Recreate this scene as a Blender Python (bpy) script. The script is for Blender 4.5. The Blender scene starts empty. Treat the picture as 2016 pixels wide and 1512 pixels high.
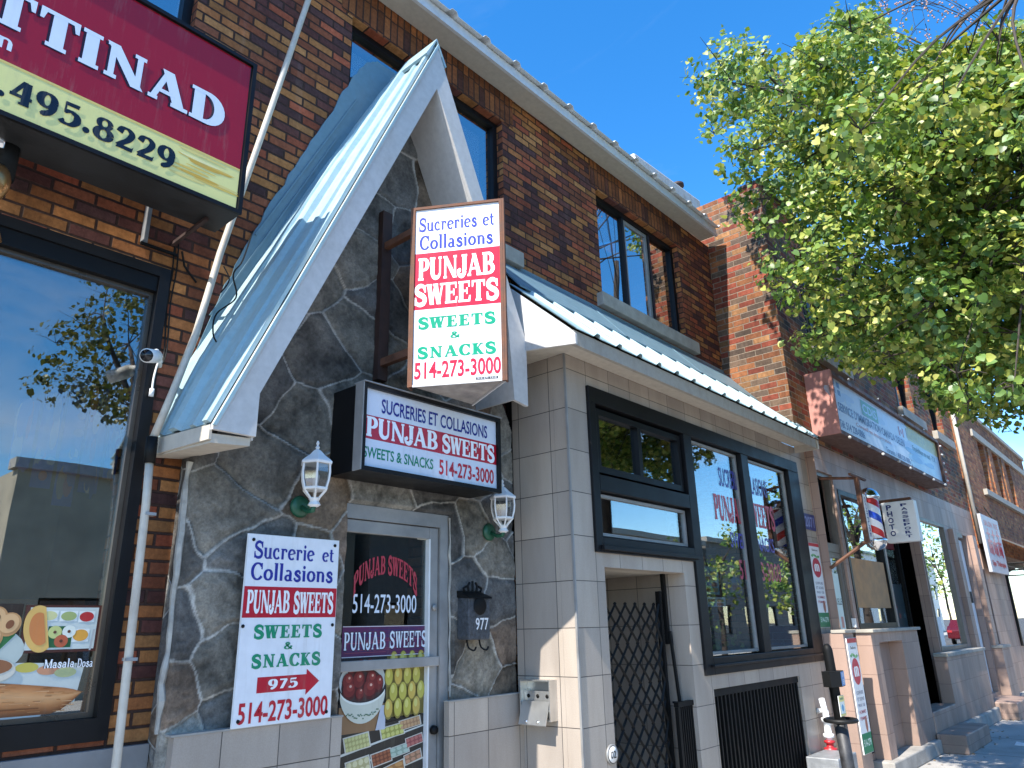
import bpy, math, random
import numpy as np
from mathutils import Vector, Matrix

C = bpy.context.scene.collection
scn = bpy.context.scene

# ------------------------------------------------------------------ camera
cam_d = bpy.data.cameras.new('camera'); cam = bpy.data.objects.new('camera', cam_d); C.objects.link(cam)
cam.location = (0, -3.76, 1.6)
cam.rotation_euler = (math.radians(108.4265), math.radians(1.3042), math.radians(-48.2773))
cam_d.sensor_fit = 'HORIZONTAL'; cam_d.sensor_width = 36
cam_d.lens = 1443.66 / 2016 * 36
cam_d.clip_start = 0.05; cam_d.clip_end = 3000
scn.camera = cam

# ------------------------------------------------------------------ light
SUN = Vector((-1.0, -0.11, 1.15)).normalized()          # direction towards the sun
ld = bpy.data.lights.new('sun', 'SUN'); lo = bpy.data.objects.new('sun', ld); C.objects.link(lo)
ld.energy = 5.0; ld.angle = math.radians(0.5); ld.color = (1.0, 0.95, 0.87)
lo.rotation_euler = SUN.to_track_quat('Z', 'Y').to_euler()
lo.location = (-20, -10, 30)

w = bpy.data.worlds.new('World'); scn.world = w; w.use_nodes = True
nt = w.node_tree; nt.nodes.clear()
def wn(t, **k):
    n = nt.nodes.new(t)
    for a, b in k.items(): setattr(n, a, b)
    return n
sky = wn('ShaderNodeTexSky', sky_type='NISHITA', sun_disc=False)
sky.sun_elevation = math.asin(SUN.z); sky.sun_rotation = math.atan2(SUN.x, SUN.y)
sky.air_density = 1.0; sky.dust_density = 0.25; sky.ozone_density = 3.5; sky.altitude = 200
hs = wn('ShaderNodeHueSaturation'); hs.inputs['Saturation'].default_value = 1.32
hs.inputs['Value'].default_value = 1.45
tc = wn('ShaderNodeTexCoord'); mp = wn('ShaderNodeMapping'); mp.inputs['Scale'].default_value = (1.0, 1.0, 2.6)
no = wn('ShaderNodeTexNoise'); no.inputs['Scale'].default_value = 2.2; no.inputs['Detail'].default_value = 9
no.inputs['Roughness'].default_value = 0.62; no.inputs['Distortion'].default_value = 0.6
cr = wn('ShaderNodeValToRGB'); cr.color_ramp.elements[0].position = 0.50; cr.color_ramp.elements[1].position = 0.80
sx = wn('ShaderNodeSeparateXYZ')
mr = wn('ShaderNodeMapRange'); mr.inputs[1].default_value = 0.02; mr.inputs[2].default_value = 0.62
mr.inputs[3].default_value = 1.0; mr.inputs[4].default_value = 0.10
ml = wn('ShaderNodeMath', operation='MULTIPLY')
mx = wn('ShaderNodeMix', data_type='RGBA'); mx.inputs['B'].default_value = (5.2, 5.6, 6.2, 1)
bg = wn('ShaderNodeBackground'); bg.inputs['Strength'].default_value = 0.135
ow = wn('ShaderNodeOutputWorld')
L = nt.links.new
L(sky.outputs[0], hs.inputs['Color']); L(tc.outputs['Generated'], mp.inputs[0]); L(mp.outputs[0], no.inputs[0])
L(no.outputs[0], cr.inputs[0]); L(tc.outputs['Generated'], sx.inputs[0]); L(sx.outputs[2], mr.inputs[0])
L(cr.outputs[0], ml.inputs[0]); L(mr.outputs[0], ml.inputs[1]); L(ml.outputs[0], mx.inputs['Factor'])
L(hs.outputs[0], mx.inputs['A']); L(mx.outputs['Result'], bg.inputs[0]); L(bg.outputs[0], ow.inputs[0])

scn.view_settings.view_transform = 'Standard'; scn.view_settings.look = 'None'
scn.view_settings.exposure = 0.95; scn.view_settings.gamma = 1.0
scn.cycles.max_bounces = 8; scn.cycles.transparent_max_bounces = 16

# ------------------------------------------------------------------ mesh helpers
class MB:
    def __init__(s): s.v = []; s.f = []; s.c = None; s.sm = []
    def add(s, vs, fs, smooth=False):
        o = len(s.v); s.v += [tuple(p) for p in vs]
        s.f += [tuple(i + o for i in f) for f in fs]; s.sm += [smooth] * len(fs)
        return s
    def box(s, x0, x1, y0, y1, z0, z1):
        x0, x1 = sorted((x0, x1)); y0, y1 = sorted((y0, y1)); z0, z1 = sorted((z0, z1))
        return s.add([(x0,y0,z0),(x1,y0,z0),(x1,y1,z0),(x0,y1,z0),(x0,y0,z1),(x1,y0,z1),(x1,y1,z1),(x0,y1,z1)],
              [(3,2,1,0),(4,5,6,7),(0,1,5,4),(1,2,6,5),(2,3,7,6),(3,0,4,7)])
    def hexa(s, p):          # 8 points: bottom 4 (ccw from above), top 4
        return s.add(p, [(3,2,1,0),(4,5,6,7),(0,1,5,4),(1,2,6,5),(2,3,7,6),(3,0,4,7)])
    def quad(s, a, b, c, d): return s.add([a,b,c,d], [(0,1,2,3)])
    def poly(s, pts): return s.add(pts, [tuple(range(len(pts)))])
    def prism(s, pts, axis, d0, d1):   # pts 2D in remaining axes, extruded along axis
        n = len(pts)
        def P(p, d):
            return {'x': (d, p[0], p[1]), 'y': (p[0], d, p[1]), 'z': (p[0], p[1], d)}[axis]
        vs = [P(p, d0) for p in pts] + [P(p, d1) for p in pts]
        fs = [tuple(range(n)), tuple(range(2*n-1, n-1, -1))] + [(i, n+i, n+(i+1) % n, (i+1) % n) for i in range(n)]
        return s.add(vs, fs)
    def tube(s, pts, r, n=8, cap=True):
        pts = [Vector(p) for p in pts]; rs = r if isinstance(r, (list, tuple)) else [r]*len(pts)
        vs = []; fs = []; up = None
        for i, p in enumerate(pts):
            d = (pts[min(i+1, len(pts)-1)] - pts[max(i-1, 0)]).normalized()
            if up is None:
                up = Vector((0,0,1)) if abs(d.z) < .9 else Vector((1,0,0))
            a = d.cross(up); a = a.normalized() if a.length > 1e-6 else Vector((1,0,0)); b = a.cross(d).normalized(); up = b
            for k in range(n):
                t = 2*math.pi*k/n; vs.append(p + (a*math.cos(t) + b*math.sin(t))*rs[i])
        for i in range(len(pts)-1):
            for k in range(n):
                fs.append((i*n+k, (i+1)*n+k, (i+1)*n+(k+1) % n, i*n+(k+1) % n))
        if cap: fs += [tuple(range(n)), tuple(range(len(pts)*n-1, (len(pts)-1)*n-1, -1))]
        return s.add(vs, fs, n > 6)
    def lathe(s, c, prof, n=16, axis='z', smooth=True):   # prof: (r, h)
        vs = []; fs = []
        for r, h in prof:
            for k in range(n):
                t = 2*math.pi*k/n; a, b = r*math.cos(t), r*math.sin(t)
                q = {'z': (a, b, h), 'y': (a, h, b), 'x': (h, a, b)}[axis]
                vs.append((c[0]+q[0], c[1]+q[1], c[2]+q[2]))
        for i in range(len(prof)-1):
            for k in range(n): fs.append((i*n+k, i*n+(k+1) % n, (i+1)*n+(k+1) % n, (i+1)*n+k))
        fs += [tuple(range(n-1, -1, -1)), tuple(range((len(prof)-1)*n, len(prof)*n))]
        return s.add(vs, fs, smooth)
    def ball(s, c, r, n=12):
        rx, ry, rz = r if isinstance(r, tuple) else (r, r, r)
        pr = [(math.sin(math.pi*i/n), -math.cos(math.pi*i/n)) for i in range(n+1)]
        vs = []; fs = []; m = n*2
        for a, h in pr:
            for k in range(m):
                t = 2*math.pi*k/m; vs.append((c[0]+rx*a*math.cos(t), c[1]+ry*a*math.sin(t), c[2]+rz*h))
        for i in range(n):
            for k in range(m): fs.append((i*m+k, i*m+(k+1) % m, (i+1)*m+(k+1) % m, (i+1)*m+k))
        return s.add(vs, fs, True)
    def wall(s, a0, a1, z0, z1, d0, d1, holes=(), axis='y'):
        # a slab in the (a, z) plane, thickness d0..d1 along axis, with rectangular holes (a0,a1,z0,z1)
        xs = sorted({a0, a1} | {min(max(h[i], a0), a1) for h in holes for i in (0, 1)})
        zs = sorted({z0, z1} | {min(max(h[i], z0), z1) for h in holes for i in (2, 3)})
        solid = lambda i, j: 0 <= i < len(xs)-1 and 0 <= j < len(zs)-1 and not any(
            h[0] < (xs[i]+xs[i+1])/2 < h[1] and h[2] < (zs[j]+zs[j+1])/2 < h[3] for h in holes)
        P = (lambda a, d, z: (a, d, z)) if axis == 'y' else (lambda a, d, z: (d, a, z))
        for i in range(len(xs)-1):
            for j in range(len(zs)-1):
                if not solid(i, j): continue
                x0_, x1_, q0, q1 = xs[i], xs[i+1], zs[j], zs[j+1]
                s.quad(P(x0_,d0,q0), P(x1_,d0,q0), P(x1_,d0,q1), P(x0_,d0,q1))
                s.quad(P(x1_,d1,q0), P(x0_,d1,q0), P(x0_,d1,q1), P(x1_,d1,q1))
                if not solid(i-1, j): s.quad(P(x0_,d1,q0), P(x0_,d0,q0), P(x0_,d0,q1), P(x0_,d1,q1))
                if not solid(i+1, j): s.quad(P(x1_,d0,q0), P(x1_,d1,q0), P(x1_,d1,q1), P(x1_,d0,q1))
                if not solid(i, j-1): s.quad(P(x0_,d1,q0), P(x1_,d1,q0), P(x1_,d0,q0), P(x0_,d0,q0))
                if not solid(i, j+1): s.quad(P(x0_,d0,q1), P(x1_,d0,q1), P(x1_,d1,q1), P(x0_,d1,q1))
        return s
    def frame(s, x0, x1, z0, z1, y0, y1, t, tb=None):   # rectangular frame from four butted bars
        tb = tb or t
        s.box(x0, x0+t, y0, y1, z0, z1); s.box(x1-t, x1, y0, y1, z0, z1)
        s.box(x0+t, x1-t, y0, y1, z1-t, z1); s.box(x0+t, x1-t, y0, y1, z0, z0+tb)
        return s
    def build(s, name, mat, parent=None, origin=None, bevel=0, colors=None):
        me = bpy.data.meshes.new(name)
        root = parent
        while root is not None and root.parent is not None: root = root.parent
        o = Vector(root.location) if root is not None else Vector(origin or (0, 0, 0))
        me.from_pydata([(p[0]-o.x, p[1]-o.y, p[2]-o.z) for p in s.v], [], s.f)
        me.polygons.foreach_set('use_smooth', s.sm)
        if colors is not None:
            at = me.color_attributes.new('Col', 'FLOAT_COLOR', 'CORNER')
            arr = []
            for p, c in zip(me.polygons, colors): arr += list(c) * p.loop_total
            at.data.foreach_set('color', arr)
        me.validate(); me.update()
        ob = bpy.data.objects.new(name, me); C.objects.link(ob)
        if mat is not None: me.materials.append(mat)
        if parent is not None: ob.parent = parent
        else: ob.location = o
        if bevel:
            m = ob.modifiers.new('bevel', 'BEVEL'); m.width = bevel; m.segments = 2; m.limit_method = 'ANGLE'
            m.angle_limit = math.radians(40)
        return ob

def empty(name, loc, label, cat, group=None):
    o = bpy.data.objects.new(name, None); C.objects.link(o); o.location = loc; o.empty_display_size = .2
    return tag(o, label, cat, group)
def tag(o, label, cat, group=None):
    o['label'] = label; o['category'] = cat
    if group: o['group'] = group
    return o
def struct(o, kind='structure'): o['kind'] = kind; return o
def copy_tree(o, dloc, parent=None):
    c = o.copy(); C.objects.link(c)
    if parent is None: c.location = Vector(o.location) + Vector(dloc)
    else: c.parent = parent
    for ch in list(o.children): copy_tree(ch, dloc, c)
    return c

# ------------------------------------------------------------------ material helpers
def lin(c):
    if isinstance(c, str): c = tuple(int(c[i:i+2], 16)/255 for i in (0, 2, 4))
    return tuple((x/12.92 if x <= .04045 else ((x+.055)/1.055)**2.4) for x in c[:3]) + (1.0,)
class NT:
    def __init__(s, name):
        s.m = bpy.data.materials.new(name); s.m.use_nodes = True; s.t = s.m.node_tree; s.t.nodes.clear()
        s.out = s.n('ShaderNodeOutputMaterial'); s.b = s.n('ShaderNodeBsdfPrincipled'); s.l(s.b.outputs[0], s.out.inputs[0])
    def n(s, t, **k):
        x = s.t.nodes.new(t)
        for a, b in k.items(): setattr(x, a, b)
        return x
    def l(s, a, b): s.t.links.new(a, b)
    def set(s, node, i, v):
        if hasattr(v, 'is_output') or isinstance(v, bpy.types.NodeSocket): s.l(v, node.inputs[i])
        else: node.inputs[i].default_value = v
    def math(s, op, a, b=None, c=None):
        x = s.n('ShaderNodeMath', operation=op); s.set(x, 0, a)
        if b is not None: s.set(x, 1, b)
        if c is not None: s.set(x, 2, c)
        return x.outputs[0]
    def rng(s, v, a, b, c=0., d=1., smooth=False):
        x = s.n('ShaderNodeMapRange'); x.interpolation_type = 'SMOOTHSTEP' if smooth else 'LINEAR'
        s.set(x, 0, v)
        for i, q in enumerate((a, b, c, d)): x.inputs[i+1].default_value = q
        return x.outputs[0]
    def noise(s, vec, scale, detail=4, rough=.55, dist=0., dim='3D'):
        x = s.n('ShaderNodeTexNoise', noise_dimensions=dim)
        if vec is not None: s.l(vec, x.inputs['Vector'])
        x.inputs['Scale'].default_value = scale; x.inputs['Detail'].default_value = detail
        x.inputs['Roughness'].default_value = rough; x.inputs['Distortion'].default_value = dist
        return x.outputs[0]
    def ramp(s, v, stops, const=False):
        x = s.n('ShaderNodeValToRGB'); r = x.color_ramp
        r.interpolation = 'CONSTANT' if const else 'LINEAR'
        while len(r.elements) < len(stops): r.elements.new(.5)
        for e, (p, c) in zip(r.elements, stops): e.position = p; e.color = c if len(c) == 4 else (*c, 1)
        s.l(v, x.inputs[0]); return x.outputs[0]
    def mix(s, f, a, b, mode='MIX'):
        x = s.n('ShaderNodeMix', data_type='RGBA', blend_type=mode)
        s.set(x, 0, f); s.set(x, 'A', a); s.set(x, 'B', b); return x.outputs['Result']
    def pos(s): return s.n('ShaderNodeNewGeometry').outputs['Position']
    def uv(s):     # (u along the wall, z) from world position and true normal
        g = s.n('ShaderNodeNewGeometry'); p = s.n('ShaderNodeSeparateXYZ'); s.l(g.outputs['Position'], p.inputs[0])
        q = s.n('ShaderNodeSeparateXYZ'); s.l(g.outputs['True Normal'], q.inputs[0])
        k = s.math('GREATER_THAN', s.math('ABSOLUTE', q.outputs[0]), .7)
        u = s.math('ADD', s.math('MULTIPLY', p.outputs[0], s.math('SUBTRACT', 1., k)), s.math('MULTIPLY', p.outputs[1], k))
        return u, p.outputs[2], g.outputs['Position']
    def comb(s, x, y, z=0.):
        c = s.n('ShaderNodeCombineXYZ'); s.set(c, 0, x); s.set(c, 1, y); s.set(c, 2, z); return c.outputs[0]
    def bump(s, h, strength=.5, dist=.01):
        b = s.n('ShaderNodeBump'); b.inputs['Strength'].default_value = strength; b.inputs['Distance'].default_value = dist
        s.l(h, b.inputs['Height']); s.l(b.outputs[0], s.b.inputs['Normal'])
    def col(s, c): s.set(s.b, 'Base Color', c)
    def rough(s, r): s.set(s.b, 'Roughness', r)

def plain(name, c, rough=.6, metal=0., var=.12, scale=6., bump=.15, spec=.5):
    t = NT(name); c = lin(c) if isinstance(c, str) else (*c, 1)
    p = t.pos(); n = t.noise(p, scale, 6, .6)
    d = tuple(x*(1-var) for x in c[:3]) + (1,); h = tuple(min(1, x*(1+var)) for x in c[:3]) + (1,)
    t.col(t.ramp(n, [(.3, d), (.7, h)])); t.b.inputs['Metallic'].default_value = metal
    t.rough(t.rng(n, .3, .7, rough*.85, min(1, rough*1.15))); t.b.inputs['Specular IOR Level'].default_value = spec
    if bump: t.bump(t.noise(p, scale*12, 3), bump, .004)
    return t.m

def brick_mat(name, stops, mortar, bw=.2025, bh=.0677, mj=.010, off=0., vshift=0., dirt=.35, hgt=.009, soldier=False):
    t = NT(name); u, v, p = t.uv()
    if soldier: u, v = v, u
    v = t.math('ADD', v, vshift+50*bh); u = t.math('ADD', u, off+400*bw)
    jit = t.math('MULTIPLY', t.math('SUBTRACT', t.noise(p, 5., 2), .5), .006)
    v = t.math('ADD', v, jit)
    vr = t.math('DIVIDE', v, bh); row = t.math('FLOOR', vr)
    ur = t.math('ADD', t.math('DIVIDE', u, bw), t.math('MULTIPLY', t.math('MODULO', row, 2.), .5 if not soldier else 0.))
    wn_ = t.n('ShaderNodeTexWhiteNoise', noise_dimensions='1D'); t.l(row, wn_.inputs['W'])
    ur = t.math('ADD', ur, t.math('MULTIPLY', wn_.outputs[0], .14))
    col = t.math('FLOOR', ur)
    fu = t.math('MULTIPLY', t.math('FRACT', ur), bw); fv = t.math('MULTIPLY', t.math('FRACT', vr), bh)
    e = t.math('MINIMUM', t.math('MINIMUM', fu, t.math('SUBTRACT', bw, fu)), t.math('MINIMUM', fv, t.math('SUBTRACT', bh, fv)))
    e = t.math('ADD', e, t.math('MULTIPLY', t.math('SUBTRACT', t.noise(p, 60., 3), .5), .003))
    face = t.rng(e, mj*.42, mj*.80, 0., 1., True)
    wn2 = t.n('ShaderNodeTexWhiteNoise', noise_dimensions='2D'); t.l(t.comb(col, row), wn2.inputs['Vector'])
    c = t.ramp(wn2.outputs[0], stops, True)
    wn3 = t.n('ShaderNodeTexWhiteNoise', noise_dimensions='2D'); t.l(t.comb(t.math('ADD', col, 37.), row), wn3.inputs['Vector'])
    c = t.mix(1., c, t.ramp(wn3.outputs[0], [(0, (.72,.72,.72)), (1, (1.25,1.22,1.18))]), 'MULTIPLY')
    n1 = t.noise(p, 38., 6, .65)
    c = t.mix(1., c, t.ramp(n1, [(.25, (.62,.6,.58)), (.75, (1.3,1.28,1.25))]), 'MULTIPLY')
    n2 = t.noise(p, .9, 5, .6)
    c = t.mix(1., c, t.ramp(n2, [(.3, (1-dirt,)*3), (.7, (1.1,1.1,1.1))]), 'MULTIPLY')
    mo = t.mix(1., (*mortar, 1), t.ramp(n1, [(.3, (.7,.7,.7)), (.7, (1.2,1.2,1.2))]), 'MULTIPLY')
    st = t.noise(t.comb(t.math('MULTIPLY', u, 5.), t.math('MULTIPLY', v, .45)), 1.4, 6, .65)
    c = t.mix(1., c, t.ramp(st, [(.32, (.66,.64,.62)), (.6, (1.08,1.08,1.08))]), 'MULTIPLY'); c = t.mix(t.rng(st, .62, .78, 0., .22), c, (.34,.30,.26,1))
    t.col(t.mix(face, mo, c)); t.rough(.82); t.b.inputs['Specular IOR Level'].default_value = .25
    hh = t.math('ADD', face, t.math('MULTIPLY', t.noise(p, 90., 4), .35))
    hh = t.math('ADD', hh, t.math('MULTIPLY', wn3.outputs[0], .3))
    t.bump(hh, .9, hgt); return t.m

def tile_mat(name, c, grout, tw=.305, th=.305, u0=0., v0=0., g=.005, rough=.42):
    t = NT(name); u, v, p = t.uv()
    ur = t.math('DIVIDE', t.math('ADD', u, 100*tw-u0), tw); vr = t.math('DIVIDE', t.math('ADD', v, 100*th-v0), th)
    fu = t.math('MULTIPLY', t.math('FRACT', ur), tw); fv = t.math('MULTIPLY', t.math('FRACT', vr), th)
    e = t.math('MINIMUM', t.math('MINIMUM', fu, t.math('SUBTRACT', tw, fu)), t.math('MINIMUM', fv, t.math('SUBTRACT', th, fv)))
    face = t.rng(e, g*.35, g*.65, 0., 1., True)
    wn2 = t.n('ShaderNodeTexWhiteNoise', noise_dimensions='2D')
    t.l(t.comb(t.math('FLOOR', ur), t.math('FLOOR', vr)), wn2.inputs['Vector'])
    cc = t.mix(1., (*c, 1), t.ramp(wn2.outputs[0], [(0, (.82,.82,.83)), (.5, (1.,.99,.98)), (1, (1.10,1.08,1.05))]), 'MULTIPLY')
    cc = t.mix(1., cc, t.ramp(t.noise(p, 160., 3, .7), [(.3, (.90,.89,.88)), (.7, (1.07,1.07,1.07))]), 'MULTIPLY')
    st = t.noise(t.comb(t.math('MULTIPLY', u, 3.), t.math('MULTIPLY', v, .5)), 1.6, 5, .6)
    cc = t.mix(1., cc, t.ramp(st, [(.3, (.84,.82,.80)), (.65, (1.04,1.04,1.04))]), 'MULTIPLY')
    low = t.math('MULTIPLY', t.rng(v, .05, .95, 1., 0.), t.rng(t.noise(p, 3.5, 6, .65), .35, .7, 0., .6)); cc = t.mix(low, cc, (.16,.14,.115,1))
    t.col(t.mix(face, (*grout, 1), cc)); t.rough(t.rng(st, .3, .7, rough*1.2, rough*.9))
    t.bump(t.math('ADD', face, t.math('MULTIPLY', wn2.outputs[0], .25)), .45, .003); return t.m

def stone_mat(name, mortar=(.40,.385,.35), scale=2.5, lo_=.5):
    t = NT(name); u, v, p = t.uv()
    d1 = t.n('ShaderNodeTexNoise'); d1.inputs['Scale'].default_value = 1.3; d1.inputs['Detail'].default_value = 3; t.l(p, d1.inputs['Vector'])
    sp = t.n('ShaderNodeSeparateXYZ'); t.l(d1.outputs['Color'], sp.inputs[0])
    u2 = t.math('ADD', u, t.math('MULTIPLY', sp.outputs[0], .34)); v2 = t.math('ADD', t.math('MULTIPLY', v, .92), t.math('MULTIPLY', sp.outputs[1], .34))
    vec = t.comb(u2, v2)
    ve = t.n('ShaderNodeTexVoronoi', feature='DISTANCE_TO_EDGE', voronoi_dimensions='2D'); t.l(vec, ve.inputs['Vector']); ve.inputs['Scale'].default_value = scale
    vc = t.n('ShaderNodeTexVoronoi', feature='F1', voronoi_dimensions='2D'); t.l(vec, vc.inputs['Vector']); vc.inputs['Scale'].default_value = scale
    e = t.math('ADD', ve.outputs['Distance'], t.math('MULTIPLY', t.math('SUBTRACT', t.noise(p, 30., 3), .5), .012))
    stone = t.rng(e, .008, .017, 0., 1., True)
    sc = t.n('ShaderNodeSeparateColor'); t.l(vc.outputs['Color'], sc.inputs[0])
    c = t.ramp(sc.outputs[0], [(0, (.095,.087,.078)), (.22, (.165,.15,.128)), (.42, (.12,.115,.108)), (.58, (.215,.19,.155)), (.76, (.155,.105,.072)), (.9, (.24,.225,.20))])
    n1 = t.noise(p, 9., 8, .68); n2 = t.noise(p, 45., 6, .7)
    c = t.mix(1., c, t.ramp(n1, [(.3, (.5,.48,.45)), (.5, (1,1,1)), (.72, (1.5,1.46,1.4))]), 'MULTIPLY')
    c = t.mix(1., c, t.ramp(n2, [(.3, (.6,.6,.6)), (.7, (1.35,1.35,1.35))]), 'MULTIPLY')
    mo = t.mix(1., (*mortar, 1), t.ramp(n2, [(.3, (.7,.7,.7)), (.7, (1.15,1.15,1.15))]), 'MULTIPLY')
    t.col(t.mix(stone, mo, c)); t.rough(.85); t.b.inputs['Specular IOR Level'].default_value = .3
    bulge = t.rng(e, .02, .16, 0., 1., True)
    h = t.math('ADD', t.math('MULTIPLY', bulge, .8), t.math('MULTIPLY', n1, 1.1))
    h = t.math('ADD', h, t.math('MULTIPLY', n2, .35)); h = t.math('ADD', h, t.math('MULTIPLY', t.math('SUBTRACT', 1., stone), .5))
    t.bump(h, .9, .035); return t.m

def glass_mat(name, refl=.30, tint=(.75,.82,.85), rough=.0):
    t = NT(name); t.t.nodes.remove(t.b)
    tr = t.n('ShaderNodeBsdfTransparent'); tr.inputs[0].default_value = (*tint, 1)
    gl = t.n('ShaderNodeBsdfGlossy'); gl.inputs['Color'].default_value = (.96,.95,.93,1); gl.inputs['Roughness'].default_value = rough
    ge = t.n('ShaderNodeNewGeometry'); dt = t.n('ShaderNodeVectorMath', operation='DOT_PRODUCT'); t.l(ge.outputs['Incoming'], dt.inputs[0]); t.l(ge.outputs['True Normal'], dt.inputs[1])
    sch = t.math('MULTIPLY_ADD', t.math('POWER', t.math('SUBTRACT', 1., t.math('ABSOLUTE', dt.outputs['Value'])), 5.), .96, .04)
    wob = t.noise(t.pos(), 1.1, 2); b = t.n('ShaderNodeBump'); b.inputs['Strength'].default_value = .05; b.inputs['Distance'].default_value = .02
    t.l(wob, b.inputs['Height']); t.l(b.outputs[0], gl.inputs['Normal'])
    f = t.math('MINIMUM', t.math('ADD', sch, refl), 1.)
    ms = t.n('ShaderNodeMixShader'); t.l(f, ms.inputs[0]); t.l(tr.outputs[0], ms.inputs[1]); t.l(gl.outputs[0], ms.inputs[2])
    t.l(ms.outputs[0], t.out.inputs[0]); return t.m

def printed_mat(name, rough=.35, fade=.06):
    t = NT(name); a = t.n('ShaderNodeVertexColor', layer_name='Col')
    n = t.noise(t.pos(), 14., 5, .6)
    p = t.pos(); mp_ = t.n('ShaderNodeMapping'); mp_.inputs['Scale'].default_value = (9., 9., .9); t.l(p, mp_.inputs[0])
    k = t.noise(mp_.outputs[0], 3.2, 6, .7); g = t.noise(p, 2.6, 6, .65)
    c_ = t.mix(1., a.outputs[0], t.ramp(n, [(.3, (1-fade*1.5,)*3), (.7, (1, 1, 1))]), 'MULTIPLY')
    c_ = t.mix(t.math('MULTIPLY', t.rng(k, .52, .75, 0., .30), t.rng(g, .38, .62, 0., 1.)), c_, (.30,.27,.22,1)); t.col(c_)
    t.rough(rough); return t.m

def streak_metal(name, c, dirt=(.30,.22,.14), amt=.25, rough=.38, metal=0.):
    t = NT(name); p = t.pos(); c = (*c, 1)
    mp_ = t.n('ShaderNodeMapping'); mp_.inputs['Scale'].default_value = (3., 9., 1.2); t.l(p, mp_.inputs[0])
    n = t.noise(mp_.outputs[0], 2.2, 7, .65); n2 = t.noise(p, 22., 5, .6)
    k = t.math('MULTIPLY', t.rng(n, .50, .78, 0., 1.), amt)
    cc = t.mix(k, c, (*dirt, 1)); cc = t.mix(1., cc, t.ramp(n2, [(.3, (.90,.90,.90)), (.7, (1.06,1.06,1.06))]), 'MULTIPLY')
    t.col(cc); t.rough(t.rng(n, .3, .7, rough*.8, rough*1.4)); t.b.inputs['Metallic'].default_value = metal
    t.bump(t.noise(p, 3., 3), .12, .02); return t.m
# ------------------------------------------------------------------ lettering: stroke-drawn serif capitals and the built-in sans
def arc(cx, cy, rx, ry, a0, a1, n=14):
    return [(cx+rx*math.cos(math.radians(a0+(a1-a0)*i/n)), cy+ry*math.sin(math.radians(a0+(a1-a0)*i/n))) for i in range(n+1)]
def spline(P, n=6):
    out = []
    for i in range(len(P)-1):
        p0, p1, p2, p3 = P[max(i-1, 0)], P[i], P[i+1], P[min(i+2, len(P)-1)]
        for k in range(n):
            t = k/n
            out.append(tuple(.5*((2*b)+(-a+c)*t+(2*a-5*b+4*c-d)*t*t+(-a+3*b-3*c+d)*t**3) for a, b, c, d in zip(p0, p1, p2, p3)))
    return out+[tuple(P[-1])]
def ribbon(pts, ws):
    # quads of a variable-width stroke
    n = len(pts); A = []; B = []
    for i, (x, y) in enumerate(pts):
        x0, y0 = pts[max(i-1, 0)][:2]; x1, y1 = pts[min(i+1, n-1)][:2]
        d = math.hypot(x1-x0, y1-y0) or 1; nx, ny = -(y1-y0)/d, (x1-x0)/d; h = ws[i]/2
        A.append((x+nx*h, y+ny*h)); B.append((x-nx*h, y-ny*h))
    return [[B[i], B[i+1], A[i+1], A[i]] for i in range(n-1)]
def by_angle(pts, T, N):       # thick where the stroke runs vertically
    ws = []
    for i in range(len(pts)):
        a, b = pts[max(i-1, 0)], pts[min(i+1, len(pts)-1)]
        d = math.hypot(b[0]-a[0], b[1]-a[1]) or 1; ws.append(N+(T-N)*(abs(b[1]-a[1])/d)**1.3)
    return ws
def rect(x0, y0, x1, y1): return [[(x0, y0), (x1, y0), (x1, y1), (x0, y1)]]
def seg(x0, y0, x1, y1, w0, hor=True):   # diagonal with horizontal ends
    h = w0/2; return [[(x0-h, y0), (x0+h, y0), (x1+h, y1), (x1-h, y1)]]
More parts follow.
